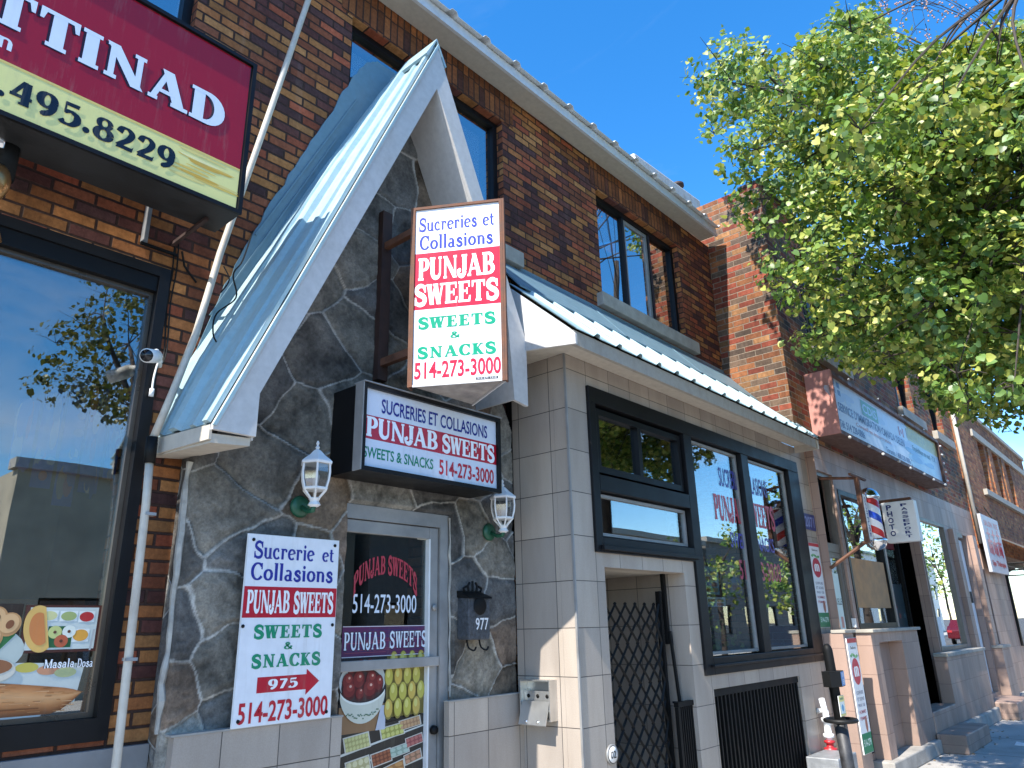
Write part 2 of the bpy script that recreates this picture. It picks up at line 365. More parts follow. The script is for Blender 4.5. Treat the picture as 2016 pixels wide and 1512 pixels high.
def glyph(ch, T=.24, N=.09, S=.07):
    R = []          # list of strokes, each a list of polygons
    def V(x, y0=0., y1=1., t=T, b=True, u=True):
        R.append(rect(x-t/2, y0, x+t/2, y1))
        if b: R.append(rect(x-t/2-S, y0, x+t/2+S, y0+N))
        if u: R.append(rect(x-t/2-S, y1-N, x+t/2+S, y1))
    def crv(P, T_=T, N_=N, sm=True):
        P = spline(P) if sm else P; R.append(ribbon(P, by_angle(P, T_, N_)))
    e = S+T/2; wd = .8
    if ch == 'I': V(e); wd = 2*e
    elif ch in 'PRB':
        V(e); top = 1-N/2; m = .46 if ch != 'B' else .5
        cy = (top+m)/2; ry = (top-m)/2; x = e+.16
        P = [(e, top)]+arc(x, cy, .22+T*.25, ry, 90, -90)+[(e, m)]; crv(P, sm=False); wd = x+.22+T*.75
        if ch == 'B':
            P = [(e, m)]+arc(x, (m+N/2)/2, .28+T*.25, (m-N/2)/2, 90, -90)+[(e, N/2)]; crv(P, sm=False); wd += .06
        if ch == 'R': R.append(seg(x+.3, 0, x, m, T)); wd += .12
    elif ch == 'D':
        V(e); P = [(e, 1-N/2)]+arc(e+.18, .5, .34+T*.2, .5-N/2, 90, -90)+[(e, N/2)]; crv(P, sm=False); wd = e+.52+T*.7
    elif ch == 'U':
        V(e, .3, 1, b=False); r = .26
        P = arc(e+r, .32, r, .32-T*.25, 180, 360); R.append(ribbon(P, [T+(N*1.2-T)*i/(len(P)-1) for i in range(len(P))]))
        V(e+2*r, .3, 1, t=N*1.2, b=False); wd = 2*e+2*r-.04
    elif ch == 'J':
        V(.42, .28, 1, b=False); P = arc(.2, .26, .22, .22, 0, -200); R.append(ribbon(P, [T*(1-.55*i/(len(P)-1)) for i in range(len(P))]))
        R.append([arc(.09, .3, .10, .10, 0, 360)[:-1]]); wd = .42+e
    elif ch == 'N':
        V(e, t=N*1.3); R.append(seg(.86, 0, e-.02, 1, T)); V(.86, 0, 1, t=N*1.3, b=False); wd = .86+e
    elif ch == 'A':
        R.append(seg(.10, 0, .45, 1, N*1.3)); R.append(seg(.80, 0, .43, 1, T)); R.append(rect(.2, .28, .66, .28+N))
        R.append(rect(0, 0, .24, N)); R.append(rect(.80-e, 0, .80+e, N)); wd = .80+e
    elif ch == 'V':
        pass
    elif ch == 'S':
        P = [(.70,.70), (.64,.88), (.42,.96), (.2,.86), (.17,.68), (.36,.54), (.58,.44), (.7,.28), (.62,.1), (.38,.04), (.16,.12), (.1,.32)]
        Q = spline(P); k = len(Q)-1
        R.append(ribbon(Q, [N+(T-N)*math.sin(math.pi*i/k)**.8 for i in range(k+1)]))
        R.append(seg(.72, .62, .70, .98, N*.9)); R.append(seg(.10, .02, .10, .40, N*.9)); wd = .8
    elif ch == 'W':
        R.append(seg(.34, 0, .14, 1, T)); R.append(seg(.34, 0, .56, 1, N*1.2)); R.append(seg(.78, 0, .56, 1, T)); R.append(seg(.78, 0, 1.02, 1, N*1.2))
        for x in (.14, .56, 1.02): R.append(rect(x-e*.9, 1-N, x+e*.9, 1))
        wd = 1.16
    elif ch == 'E':
        V(e); R.append(rect(e, 1-N, .74, 1)); R.append(rect(e, .47, .58, .47+N)); R.append(rect(e, 0, .76, N))
        R.append([[(.66,.70), (.74,.70), (.74,1), (.62,1)]]); R.append([[(.62,0), (.76,0), (.8,.3), (.7,.3)]]); R.append(rect(.52, .36, .60, .68)); wd = .82
    elif ch == 'T':
        V(.44, u=False); R.append(rect(.04, 1-N, .84, 1))
        R.append([[(.02,.68), (.10,.68), (.18,1), (.02,1)]]); R.append([[(.78,.68), (.86,.68), (.86,1), (.70,1)]]); wd = .88
    elif ch == 'K':
        V(e); R.append(seg(.28, .36, .72, 1, N*1.2)); R.append(seg(.74, 0, .40, .56, T)); R.append(rect(.6, 1-N, .84, 1)); R.append(rect(.58, 0, .9, N)); wd = .9
    elif ch == 'C':
        P = arc(.46, .5, .37, .46, 40, 325, 20); crv(P, sm=False); R.append(seg(.76, .62, .75, .98, N)); wd = .84
    elif ch == 'O':
        P = arc(.48, .5, .38, .46, 0, 360, 24); crv(P, sm=False); wd = .96
    elif ch == 'M':
        V(e, t=N*1.3); R.append(seg(.55, 0, e, 1, T)); R.append(seg(.55, 0, .92, 1, N*1.2)); V(.94); wd = .94+e
    elif ch == 'H':
        V(e); V(e+.5); R.append(rect(e, .46, e+.5, .46+N)); wd = 2*e+.5
    elif ch == '&':
        crv([(.86,.5), (.72,.2), (.42,.05), (.16,.16), (.2,.4), (.46,.58), (.58,.8), (.42,.95), (.27,.8), (.36,.58), (.62,.26), (.92,.04)], T*.8, N); wd = .96
    elif ch == '2':
        P = spline([(.1,.70), (.2,.92), (.42,.95), (.58,.78), (.48,.5), (.26,.26), (.1,.08)]); R.append(ribbon(P, by_angle(P, T*.95, N*1.1)))
        R.append([[(.04,0), (.66,0), (.7,.26), (.64,.17), (.1,.17)]]); wd = .74
    elif ch == '4':
        R.append(seg(.10, .3, .46, 1, N*1.6)); R.append(rect(.03, .26, .74, .40)); R.append(rect(.40, 0, .40+T, .98)); R.append(rect(.34, 0, .68, N)); wd = .78
    elif ch == '5':
        R.append([[(.14,.84), (.6,.84), (.64,1.02), (.16,1)]]); R.append(rect(.13, .5, .20, .98))
        crv([(.15,.54), (.36,.62), (.58,.5), (.6,.26), (.42,.06), (.18,.05), (.06,.16)], T, N*1.2); wd = .72
    elif ch == '8':
        P = arc(.38, .75, .21, .20, 0, 360, 20); R.append(ribbon(P, by_angle(P, T*.8, N)))
        P = arc(.38, .28, .26, .25, 0, 360, 20); R.append(ribbon(P, by_angle(P, T, N))); wd = .76
    elif ch == '9':
        P = arc(.36, .66, .24, .29, 0, 360, 20); R.append(ribbon(P, by_angle(P, T, N)))
        P = spline([(.6,.66), (.6,.4), (.46,.16), (.2,.02)]); R.append(ribbon(P, [T, T*.95, *[T*.8]*(len(P)-4), T*.5, T*.4])); wd = .74
    elif ch == '7':
        R.append(rect(.08, .84, .66, 1)); R.append(seg(.24, 0, .58, .9, T*.9)); wd = .70
    elif ch == '0':
        P = arc(.38, .5, .26, .45, 0, 360, 24); crv(P, sm=False); wd = .76
    elif ch == '1': V(.3, u=False); R.append(seg(.12, .74, .28, .98, N*1.5)); wd = .55
    elif ch == '3':
        crv([(.1,.8), (.34,.96), (.54,.78), (.3,.54)], T*.8, N); crv([(.3,.54), (.6,.36), (.5,.08), (.26,.03), (.06,.16)], T, N); wd = .7
    elif ch == '.': R.append([arc(.16, .13, .13, .13, 0, 360)[:-1]]); wd = .32
    elif ch == '-': R.append(rect(.05, .38, .35, .52)); wd = .4
    # lower case (x height .64)
    elif ch == 'u':
        V(.14, .14, .64, b=False, u=False); P = arc(.33, .2, .19, .17, 180, 330); R.append(ribbon(P, by_angle(P, T*.8, N))); V(.54, 0, .64, u=False, b=False); R.append(rect(0, .58, .14, .64)); R.append(rect(.54, 0, .72, .07)); wd = .72
    elif ch == 'c':
        P = arc(.34, .32, .26, .29, 60, 320, 18); crv(P, T, N, False); R.append([arc(.46, .5, .08, .08, 0, 360)[:-1]]); wd = .62
    elif ch == 'r':
        V(.16, 0, .64, u=False, b=False); P = arc(.36, .44, .19, .16, 170, 50); R.append(ribbon(P, by_angle(P, T*.7, N))); R.append([arc(.47, .52, .09, .09, 0, 360)[:-1]]); R.append(rect(.0, .58, .16, .64)); wd = .58
    elif ch == 'e':
        P = arc(.34, .32, .26, .29, 10, 315, 20); crv(P, T, N, False); R.append([[(.14,.27), (.16,.34), (.62,.44), (.60,.36)]]); wd = .66
    elif ch == 'i': V(.16, 0, .64, u=False, b=False); R.append([arc(.16, .84, .10, .10, 0, 360)[:-1]]); R.append(rect(.0, .58, .16, .64)); wd = .32
    elif ch == 'l': V(.16, 0, 1.02, u=False, b=False); R.append(rect(.0, .95, .16, 1.02)); wd = .32
    elif ch == 's':
        P = spline([(.5,.5), (.4,.6), (.22,.58), (.14,.46), (.28,.35), (.44,.26), (.48,.12), (.34,.03), (.16,.05), (.06,.16)]); k = len(P)-1
        R.append(ribbon(P, [N+(T*.95-N)*math.sin(math.pi*i/k)**.8 for i in range(k+1)])); R.append([arc(.09, .14, .08, .08, 0, 360)[:-1]]); R.append([arc(.47, .5, .08, .08, 0, 360)[:-1]]); wd = .58
    elif ch == 't':
        V(.2, .1, .86, u=False, b=False); R.append(rect(.02, .56, .44, .64)); P = arc(.33, .16, .13, .13, 180, 320); R.append(ribbon(P, by_angle(P, T*.7, N))); wd = .48
    elif ch == 'o':
        P = arc(.34, .32, .25, .28, 0, 360, 22); crv(P, T, N, False); wd = .68
    elif ch == 'a':
        V(.46, 0, .5, u=False, b=False); P = arc(.29, .48, .17, .13, 0, 150); R.append(ribbon(P, by_angle(P, T*.8, N)))
        P = arc(.28, .18, .18, .15, 20, 330, 18); crv(P, T*.9, N, False); R.append(rect(.46, 0, .62, .07)); wd = .64
    elif ch == 'n':
        V(.16, 0, .64, u=False, b=False); P = arc(.36, .42, .2, .18, 170, 0); R.append(ribbon(P, by_angle(P, T*.8, N))); V(.56, 0, .44, u=False, b=False); R.append(rect(0, .58, .16, .64)); wd = .72
    elif ch == 'm':
        for x in (.16, .5, .84): V(x, 0, .55, u=False, b=False)
        for x in (.33, .67): P = arc(x, .44, .17, .16, 170, 0); R.append(ribbon(P, by_angle(P, T*.7, N)))
        wd = 1.0
    else: wd = .36
    return wd, R

def serif_text(s, T=.24, N=.09, S=.07, gap=.06):
    """-> list of (polygon, layer) normalised to a unit box"""
    x = 0; out = []; lo = (9, 9); hi = (-9, -9)
    for ch in s:
        wd, R = glyph(ch, T, N, S)
        for k, st in enumerate(R):
            for p in st: out.append(([(a+x, b) for a, b in p], k))
        x += wd+gap
    xs = [a for p, _ in out for a, b in p]; ys = [b for p, _ in out for a, b in p]
    X0, X1, Y0, Y1 = min(xs), max(xs), min(ys), max(ys)
    return [([((a-X0)/(X1-X0), (b-Y0)/(Y1-Y0)) for a, b in p], k) for p, k in out]
_tc = {}
def sans_text(s, bold=0.0):
    key = (s, bold)
    if key in _tc: return _tc[key]
    cu = bpy.data.curves.new('tmp_text', 'FONT'); cu.body = s; cu.offset = bold; cu.resolution_u = 3; cu.fill_mode = 'FRONT'
    ob = bpy.data.objects.new('tmp_text', cu); C.objects.link(ob)
    dg = bpy.context.evaluated_depsgraph_get(); ev = ob.evaluated_get(dg); me = ev.to_mesh()
    vs = [v.co.copy() for v in me.vertices]; ps = [list(p.vertices) for p in me.polygons]
    ev.to_mesh_clear(); bpy.data.objects.remove(ob); bpy.data.curves.remove(cu)
    X0 = min(v.x for v in vs); X1 = max(v.x for v in vs); Y0 = min(v.y for v in vs); Y1 = max(v.y for v in vs)
    r = [([((vs[i].x-X0)/(X1-X0), (vs[i].y-Y0)/(Y1-Y0)) for i in p], 0) for p in ps]
    _tc[key] = r; return r

class Print:
    """Flat printed shapes on a plane: origin, unit vectors for u (right) and v (up), outward normal."""
    def __init__(s, o, u=(1,0,0), v=(0,0,1), n=(0,-1,0), base=.002):
        s.o = Vector(o); s.u = Vector(u).normalized(); s.w = Vector(v).normalized(); s.n = Vector(n).normalized(); s.base = base
        s.m = MB(); s.cols = []; s.k = 0; s.sc = 1.
    def P(s, a, b, h): return s.o + s.u*a*s.sc + s.w*b + s.n*(s.base+h)
    def poly(s, pts, c, layer=0, h=None):
        if h is None: s.k += 1; h = s.k*.000025
        a = sum(pts[i][0]*pts[(i+1) % len(pts)][1]-pts[(i+1) % len(pts)][0]*pts[i][1] for i in range(len(pts)))
        if a < 0: pts = pts[::-1]
        if s.u.cross(s.w).dot(s.n) < 0: pts = pts[::-1]
        s.m.poly([s.P(a_, b_, layer*.0006+h) for a_, b_ in pts]); s.cols.append(lin(c)); return s
    def rect(s, a0, a1, b0, b1, c, layer=0): return s.poly([(a0,b0), (a1,b0), (a1,b1), (a0,b1)], c, layer)
    def ell(s, a, b, ra, rb, c, layer=1, n=20, rot=0, t0=0, t1=360):
        cr_, sr_ = math.cos(math.radians(rot)), math.sin(math.radians(rot))
        p = [(ra*math.cos(math.radians(t0+(t1-t0)*i/n)), rb*math.sin(math.radians(t0+(t1-t0)*i/n))) for i in range(n if t1-t0 == 360 else n+1)]
        return s.poly([(a+x*cr_-y*sr_, b+x*sr_+y*cr_) for x, y in p], c, layer)
    def text(s, polys, a0, a1, b0, b1, c, layer=2, warp=None):
        for p, k in polys:
            q = [(a0+x*(a1-a0), b0+y*(b1-b0)) if warp is None else warp(x, y) for x, y in p]
            s.poly(q, c, layer, k*.00012)
        return s
    def build(s, name, parent, mat=None): return s.m.build(name, mat or M['printed'], parent, colors=s.cols)

PUN = dict(T=.27, N=.10, S=.05, gap=.03)
M = {}
M['printed'] = printed_mat('printed')
M['printed_backlit'] = printed_mat('printed_acrylic', .22, .03)
M['brick_l'] = brick_mat('brown_brick', [(0, (.40,.155,.056)), (.16, (.29,.092,.045)), (.32, (.43,.185,.064)), (.45, (.145,.055,.046)), (.57, (.38,.10,.050)), (.68, (.45,.21,.080)), (.79, (.105,.050,.048)), (.88, (.28,.096,.050))], (.050,.026,.019), off=.03, vshift=.01, mj=.011)
M['brick_lh'] = brick_mat('soldier_brick', [(0, (.26,.09,.035)), (.3, (.20,.07,.03)), (.6, (.30,.11,.04)), (.85, (.12,.045,.03))], (.05,.026,.019), soldier=True)
M['brick_r'] = brick_mat('mixed_brick', [(0, (.29,.112,.052)), (.16, (.25,.062,.038)), (.32, (.34,.175,.080)), (.5, (.17,.115,.082)), (.64, (.31,.125,.055)), (.78, (.12,.085,.066)), (.9, (.28,.075,.045))], (.26,.20,.15), bw=.215, bh=.0745, mj=.009, off=.1)
M['brick_f'] = brick_mat('orange_brick', [(0, (.42,.17,.07)), (.25, (.36,.13,.06)), (.5, (.28,.10,.05)), (.75, (.46,.21,.09))], (.25,.18,.13), bw=.215, bh=.0745, mj=.008, off=.05)
M['tile'] = tile_mat('stone_tile', (.40,.347,.295), (.05,.045,.04), u0=4.055, v0=.068)
M['tile_pink'] = tile_mat('pink_tile', (.37,.255,.205), (.16,.10,.08), u0=8.45, v0=.1, rough=.5)
M['stone'] = stone_mat('field_stone')
M['sill'] = plain('limestone_sill', (.36,.33,.28), .85, var=.2, scale=9, bump=.4)
M['concrete'] = plain('concrete', (.32,.30,.27), .9, var=.25, scale=5, bump=.5)
M['mortar'] = plain('mortar_edge', (.36,.34,.30), .9, var=.35, scale=12, bump=.5)
M['black'] = plain('black_aluminium', (.007,.007,.008), .42, var=.2, bump=.05, spec=.22)
M['iron'] = plain('black_iron', (.006,.006,.006), .55, var=.3, bump=.1, spec=.2)
M['alu'] = plain('grey_aluminium', (.30,.295,.285), .48, .35, var=.18, bump=.05)
M['steel'] = plain('brushed_steel', (.62,.61,.58), .32, .85, var=.1, bump=.1)
M['white'] = plain('white_paint', (.74,.74,.73), .45, var=.06, bump=.05)
M['offwhite'] = streak_metal('aged_white_trim', (.54,.53,.515), (.38,.33,.28), .22, .5)
M['roof'] = streak_metal('blue_roof_metal', (.30,.435,.48), (.42,.36,.26), .40, .40)
M['flash'] = streak_metal('blue_flashing', (.125,.215,.27), (.36,.34,.30), .15, .38)
M['soffit'] = streak_metal('beige_soffit', (.50,.45,.375), (.35,.30,.25), .25, .55)
M['roofedge'] = streak_metal('grey_roof_metal', (.62,.62,.62), (.4,.35,.3), .3, .4)
M['rust'] = plain('rusted_steel', (.13,.055,.03), .8, var=.4, scale=14, bump=.4)
M['rust_dark'] = plain('dark_rusted_steel', (.040,.020,.016), .7, var=.4, scale=14, bump=.3)
M['pipe'] = streak_metal('cream_conduit', (.54,.49,.41), (.28,.18,.12), .5, .45)
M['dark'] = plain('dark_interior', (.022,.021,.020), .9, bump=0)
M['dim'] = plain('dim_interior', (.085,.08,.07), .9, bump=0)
M['glass'] = glass_mat('window_glass', .20)
M['glass_shop'] = glass_mat('shop_window_glass', .16, (.8,.85,.85))
M['glass_up'] = glass_mat('upper_window_glass', .38, (.5,.56,.6))
M['glass_door'] = glass_mat('door_glass', .03, (.55,.6,.6))
M['asphalt'] = plain('asphalt', (.10,.098,.095), .9, var=.2, scale=4, bump=.6)
M['walk'] = plain('pavement_concrete', (.42,.40,.365), .9, var=.2, scale=2.5, bump=.5)
M['green_p'] = plain('green_paint', (.012,.085,.045), .4, var=.2)
M['copper'] = plain('copper', (.52,.26,.10), .3, .8, var=.3, scale=10)
M['pinkmetal'] = streak_metal('pink_sign_metal', (.50,.23,.19), (.25,.12,.09), .3, .6)
M['brownmetal'] = streak_metal('brown_sign_metal', (.14,.075,.055), (.08,.05,.04), .4, .6)
M['red'] = plain('red_paint', (.42,.02,.025), .4)
M['rubber'] = plain('black_rubber', (.009,.009,.009), .5, spec=.3)
M['chrome'] = plain('chrome', (.75,.75,.76), .12, 1., var=.03, bump=0)
M['stucco'] = plain('beige_stucco', (.50,.44,.33), .9, var=.08, scale=2)
M['plywood'] = plain('plywood', (.42,.23,.10), .75, var=.25, scale=5, bump=.2)
M['galv'] = plain('galvanised_steel', (.30,.31,.32), .5, .4, var=.2, scale=12)
# ------------------------------------------------------------------ ground
struct(MB().quad((-400,-900,-.14), (900,-900,-.14), (900,900,-.14), (-400,900,-.14)).build('road', M['asphalt']))
kb = MB(); kb.box(-60, 120, -5.2, -5.0, -.13, .004); struct(kb.build('kerb', M['concrete']))
wk = NT('pavement_slabs'); u_, v_, p_ = wk.uv()
sp_ = wk.n('ShaderNodeSeparateXYZ'); wk.l(p_, sp_.inputs[0])
fx = wk.math('FRACT', wk.math('DIVIDE', wk.math('ADD', sp_.outputs[0], 60.), 1.55)); fy = wk.math('FRACT', wk.math('DIVIDE', wk.math('ADD', sp_.outputs[1], 60.9), 1.55))
jj = wk.math('MINIMUM', wk.math('MINIMUM', fx, wk.math('SUBTRACT', 1., fx)), wk.math('MINIMUM', fy, wk.math('SUBTRACT', 1., fy)))
nn = wk.noise(p_, 1.6, 7, .65); n3 = wk.noise(p_, 60., 4, .7)
c_ = wk.ramp(nn, [(.3, (.33,.31,.28)), (.7, (.48,.455,.42))]); c_ = wk.mix(1., c_, wk.ramp(n3, [(.3, (.8,.8,.8)), (.7, (1.12,1.12,1.12))]), 'MULTIPLY')
wk.col(wk.mix(wk.rng(jj, .004, .009), (.07,.065,.06,1), c_)); wk.rough(.9); wk.bump(n3, .4, .004)
struct(MB().box(-60, 120, -5.0, -.02, -.13, 0.0).build('pavement', wk.m))
struct(MB().box(-60, 120, -20, -16.5, -.13, .004).build('pavement', M['walk']))

# ------------------------------------------------------------------ brick building with gabled shop entrance
B = empty('brick_building', (3, .5, 0), 'brown brick shop building with steep blue gable, stone entrance and grey tiled bay', 'building')
W0 = (-.1, 1.42, 4.78, 6.03); W1 = (2.55, 4.23, 4.72, 6.04); W2 = (5.70, 7.42, 4.77, 6.03)
SH = (-1.75, 1.46, 1.17, 3.49)
MB().wall(-3, 8.3, 0, 6.37, 0, .3, [SH, W0, W1, W2, (2.53, 3.47, -1, 2.34), (4.3, 8.2, -1, 3.4)]).build('wall', M['brick_l'], B)
for a, b in ((W0[0]-.1, W0[1]+.1), (W1[0]-.1, W1[1]+.15), (W2[0]-.1, W2[1]+.15)): MB().box(a, b, -.004, .06, 6.045, 6.368).build('soldier_course', M['brick_lh'], B)
MB().box(-3, 1.66, -.035, -.001, 0, 1.135).build('concrete_base', plain('grey_render', (.20,.20,.20), .9, var=.2, scale=3, bump=.4), B)
# eaves of the flat-pitched main roof
MB().box(-3, 8.10, -.205, -.001, 6.372, 6.40).build('soffit', M['soffit'], B)
f = MB(); f.box(-3, 8.12, -.235, -.206, 6.355, 6.395); f.build('eave_trim', M['roofedge'], B)
f = MB(); f.box(-3, 8.11, -.228, -.207, 6.396, 6.462); f.build('fascia', M['roofedge'], B)
r = MB(); p0, p1 = (-.275, 6.466), (5., 7.9)
def sheet(mb, xs0, xs1, pitch, a, b, h=.022, wr=.055, th=.006):
    xs = []; x = xs0
    while x < xs1-.001:
        xs += [(x, 0), (min(x+pitch-wr, xs1), 0), (min(x+pitch-wr*.75, xs1), h), (min(x+pitch-wr*.25, xs1), h)]; x += pitch
    xs.append((xs1, 0))
    dy, dz = b[0]-a[0], b[1]-a[1]; l = math.hypot(dy, dz); ny, nz = -dz/l, dy/l
    for t in (0, th):
        for (x0, h0), (x1, h1) in zip(xs, xs[1:]):
            q = [(x0, a[0]+ny*(h0+t), a[1]+nz*(h0+t)), (x1, a[0]+ny*(h1+t), a[1]+nz*(h1+t)), (x1, b[0]+ny*(h1+t), b[1]+nz*(h1+t)), (x0, b[0]+ny*(h0+t), b[1]+nz*(h0+t))]
            mb.quad(*(q if t else q[::-1]))
    for (x0, h0), (x1, h1) in zip(xs, xs[1:]):
        mb.quad((x0, a[0]+ny*h0, a[1]+nz*h0), (x1, a[0]+ny*h1, a[1]+nz*h1), (x1, a[0]+ny*(h1+th), a[1]+nz*(h1+th)), (x0, a[0]+ny*(h0+th), a[1]+nz*(h0+th)))
sheet(r, -3, 8.12, .40, p0, p1, .03, .10); r.build('main_roof', M['roofedge'], B)

def upper_window(par, h, y=.0, name='window', mull=(.36, .68), depth=.07):
    x0, x1, z0, z1 = h
    f = MB().frame(x0, x1, z0, z1, y+depth, y+depth+.07, .055)
    for m_ in mull: f.box(x0+(x1-x0)*m_-.02, x0+(x1-x0)*m_+.02, y+depth+.005, y+depth+.06, z0+.055, z1-.055)
    w_ = f.build(name, M['black'], par)
    a, b = x0+(x1-x0)*mull[0]+.02, x0+(x1-x0)*mull[-1]-.02
    MB().frame(a, b, z0+.056, z1-.056, y+depth+.02, y+depth+.05, .045).build('sash', M['alu'], w_)
    MB().box(x0+.05, x1-.05, y+depth+.035, y+depth+.041, z0+.05, z1-.05).build('pane', M['glass_up'], w_)
    MB().quad((x0-.2, y+.9, z0-.2), (x1+.2, y+.9, z0-.2), (x1+.2, y+.9, z1+.2), (x0-.2, y+.9, z1+.2)).build('dark_backing', M['dim'], w_)  # one flat dim sheet stands in for the unlit room behind the pane
    return w_
for h in (W0, W1, W2):
    w_ = upper_window(B, h)
    MB().box(h[0]-.10, h[1]+.17, -.075, .07, h[2]-.145, h[2]-.002).build('sill', M['sill'], w_, bevel=.008)

# left shop window
f = MB().frame(SH[0], SH[1]+.015, SH[2], SH[3], -.02, .10, .055, .095)
f.box(SH[0]+.056, SH[1]-.041, -.005, .09, SH[3]-.14, SH[3]-.056)
win = f.build('shop_window', M['black'], B)
MB().frame(SH[0]+.056, SH[1]-.041, SH[2]+.096, SH[3]-.141, .03, .07, .022).build('bead', plain('bronze_trim', (.10,.085,.07), .3, .5), win)
MB().box(SH[0]+.07, SH[1]-.05, .05, .058, SH[2]+.11, SH[3]-.15).build('pane', M['glass_shop'], win)
def room(x0, x1, y0, y1, z0, z1, name, mat, par):
    m = MB(); m.quad((x0,y1,z0),(x1,y1,z0),(x1,y1,z1),(x0,y1,z1)); m.quad((x0,y0,z0),(x1,y0,z0),(x1,y1,z0),(x0,y1,z0)); m.quad((x0,y0,z1),(x0,y1,z1),(x1,y1,z1),(x1,y0,z1))
    m.quad((x0,y0,z0),(x0,y1,z0),(x0,y1,z1),(x0,y0,z1)); m.quad((x1,y0,z0),(x1,y0,z1),(x1,y1,z1),(x1,y1,z0)); return m.build(name, mat, par)
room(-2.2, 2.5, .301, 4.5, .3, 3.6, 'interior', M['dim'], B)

# stone entrance front
S0 = 2.935
st = MB()
st.prism([(1.665,0),(2.615,0),(2.615,2.345),(1.665,2.345)], 'y', -.118, -.001)
st.prism([(3.475,0),(4.10,0),(4.10,2.345),(3.475,2.345)], 'y', -.118, -.001)
st.prism([(1.665,2.346),(4.10,2.346),(4.10,3.0),(S0,5.45),(1.665,2.62)], 'y', -.118, -.001)
sb_ = st.build('stone_core', M['stone'], B)
def vnoise(R, nx, nz, cell):
    gx, gz = int(nx/cell)+3, int(nz/cell)+3; G = R.random((gz, gx)); X_ = np.arange(nx)/cell; Z_ = np.arange(nz)/cell
    ix, iz = X_.astype(int), Z_.astype(int); fx_, fz_ = X_-ix, Z_-iz; fx_ = fx_*fx_*(3-2*fx_); fz_ = fz_*fz_*(3-2*fz_); fx_ = fx_[None]; fz_ = fz_[:, None]
    return G[iz][:, ix]*(1-fx_)*(1-fz_)+G[iz][:, ix+1]*fx_*(1-fz_)+G[iz+1][:, ix]*(1-fx_)*fz_+G[iz+1][:, ix+1]*fx_*fz_-.5
def field_stone():
    R = np.random.default_rng(17); st_ = .008; nx, nz = 306, 684
    xs = 1.66+st_*np.arange(nx); zs = st_*np.arange(nz); X_, Z_ = np.meshgrid(xs, zs)
    seeds = []
    for _ in range(9000):
        p = np.array([R.uniform(1.5, 4.25), R.uniform(-.1, 5.6)]); sp = R.uniform(.30, .52)
        if p[1] < 2.4: sp *= .85
        if all(math.hypot((p[0]-q[0])*.95, (p[1]-q[1])*1.12) > min(sp, .46) for q in seeds): seeds.append(p)
    seeds = np.array(seeds)
    wx = X_+.10*vnoise(R, nx, nz, 39)+.03*vnoise(R, nx, nz, 12); wz = Z_+.10*vnoise(R, nx, nz, 39)+.03*vnoise(R, nx, nz, 12)
    F1 = np.full(X_.shape, 9.); F2 = F1.copy(); I1 = np.zeros(X_.shape, int)
    for i, q in enumerate(seeds):
        d = np.hypot((wx-q[0])*.95, (wz-q[1])*1.12); m1 = d < F1
        F2 = np.where(m1, F1, np.minimum(F2, d)); I1 = np.where(m1, i, I1); F1 = np.where(m1, d, F1)
    e = (F2-F1)/2+.003*vnoise(R, nx, nz, 4)
    n1 = vnoise(R, nx, nz, 21); n2 = vnoise(R, nx, nz, 7); n3 = vnoise(R, nx, nz, 2.5); sm = lambda a, b, v: np.clip((v-a)/(b-a), 0, 1)**2*(3-2*np.clip((v-a)/(b-a), 0, 1))
    mort = 1-sm(.0035, .0068, e); lift = R.uniform(-.003, .006, len(seeds))[I1]; tx = R.uniform(-.025, .025, len(seeds))[I1]*(X_-seeds[I1, 0])+R.uniform(-.025, .025, len(seeds))[I1]*(Z_-seeds[I1, 1])
    h = (.010+.008*sm(.008, .04, e)+1.3*lift+1.4*tx+.008*n1+.006*n2+.004*n3)*(1-mort)+(.017+.004*n2)*mort
    y = -.130-np.clip(h, -.01, .06)
    hole = (X_ > 2.615) & (X_ < 3.475) & (Z_ < 2.335)
    y[:, 0] = -.10; y[:, 1] = np.maximum(y[:, 1], -.135); y[:, -1] = -.12
    edge = (np.abs(X_-2.62) < .005) & (Z_ < 2.335) | (np.abs(X_-3.472) < .005) & (Z_ < 2.335) | (np.abs(Z_-2.34) < .005) & (X_ > 2.61) & (X_ < 3.48); y[edge] = -.115
    pal = np.array([(.115,.105,.093),(.175,.158,.132),(.135,.128,.118),(.215,.19,.152),(.15,.112,.080),(.235,.22,.192),(.105,.10,.095),(.185,.135,.10)])
    pal = np.concatenate([pal, pal[[1, 2, 3]]]); col = pal[R.integers(len(pal), size=len(seeds))][I1]
    col = col*np.clip(1+.75*n1+.6*n2+.5*n3, .35, 2.)[..., None]; mc = np.array([.41,.39,.355])*(1+.5*n2+.4*n3)[..., None]; dk = 1-.45*np.clip(vnoise(R, nx, nz, 60)*2, 0, 1)
    col = (col*(1-mort[..., None])+mc*mort[..., None])*dk[..., None]
    top = np.minimum(2.62+(X_-1.66)*(5.45-2.62)/(S0-1.66), 5.45-(X_-S0)*(5.45-3.0)/(4.10-S0)); keep = ~hole & (Z_ < top+.02)
    V = np.stack([X_, y, Z_], -1).reshape(-1, 3); idx = np.arange(nx*nz).reshape(nz, nx)
    k_ = keep[:-1, :-1] & keep[1:, :-1] & keep[:-1, 1:] & keep[1:, 1:]
    # a cell straddling the doorway has its centre inside it
    cx_, cz_ = X_[:-1, :-1]+st_/2, Z_[:-1, :-1]+st_/2; k_ &= ~((cx_ > 2.62) & (cx_ < 3.472) & (cz_ < 2.34))
    Q = np.stack([idx[:-1, :-1], idx[:-1, 1:], idx[1:, 1:], idx[1:, :-1]], -1)[k_]
    me = bpy.data.meshes.new('stone_front'); o = np.array(B.location); me.from_pydata((V-o).tolist(), [], Q.tolist())
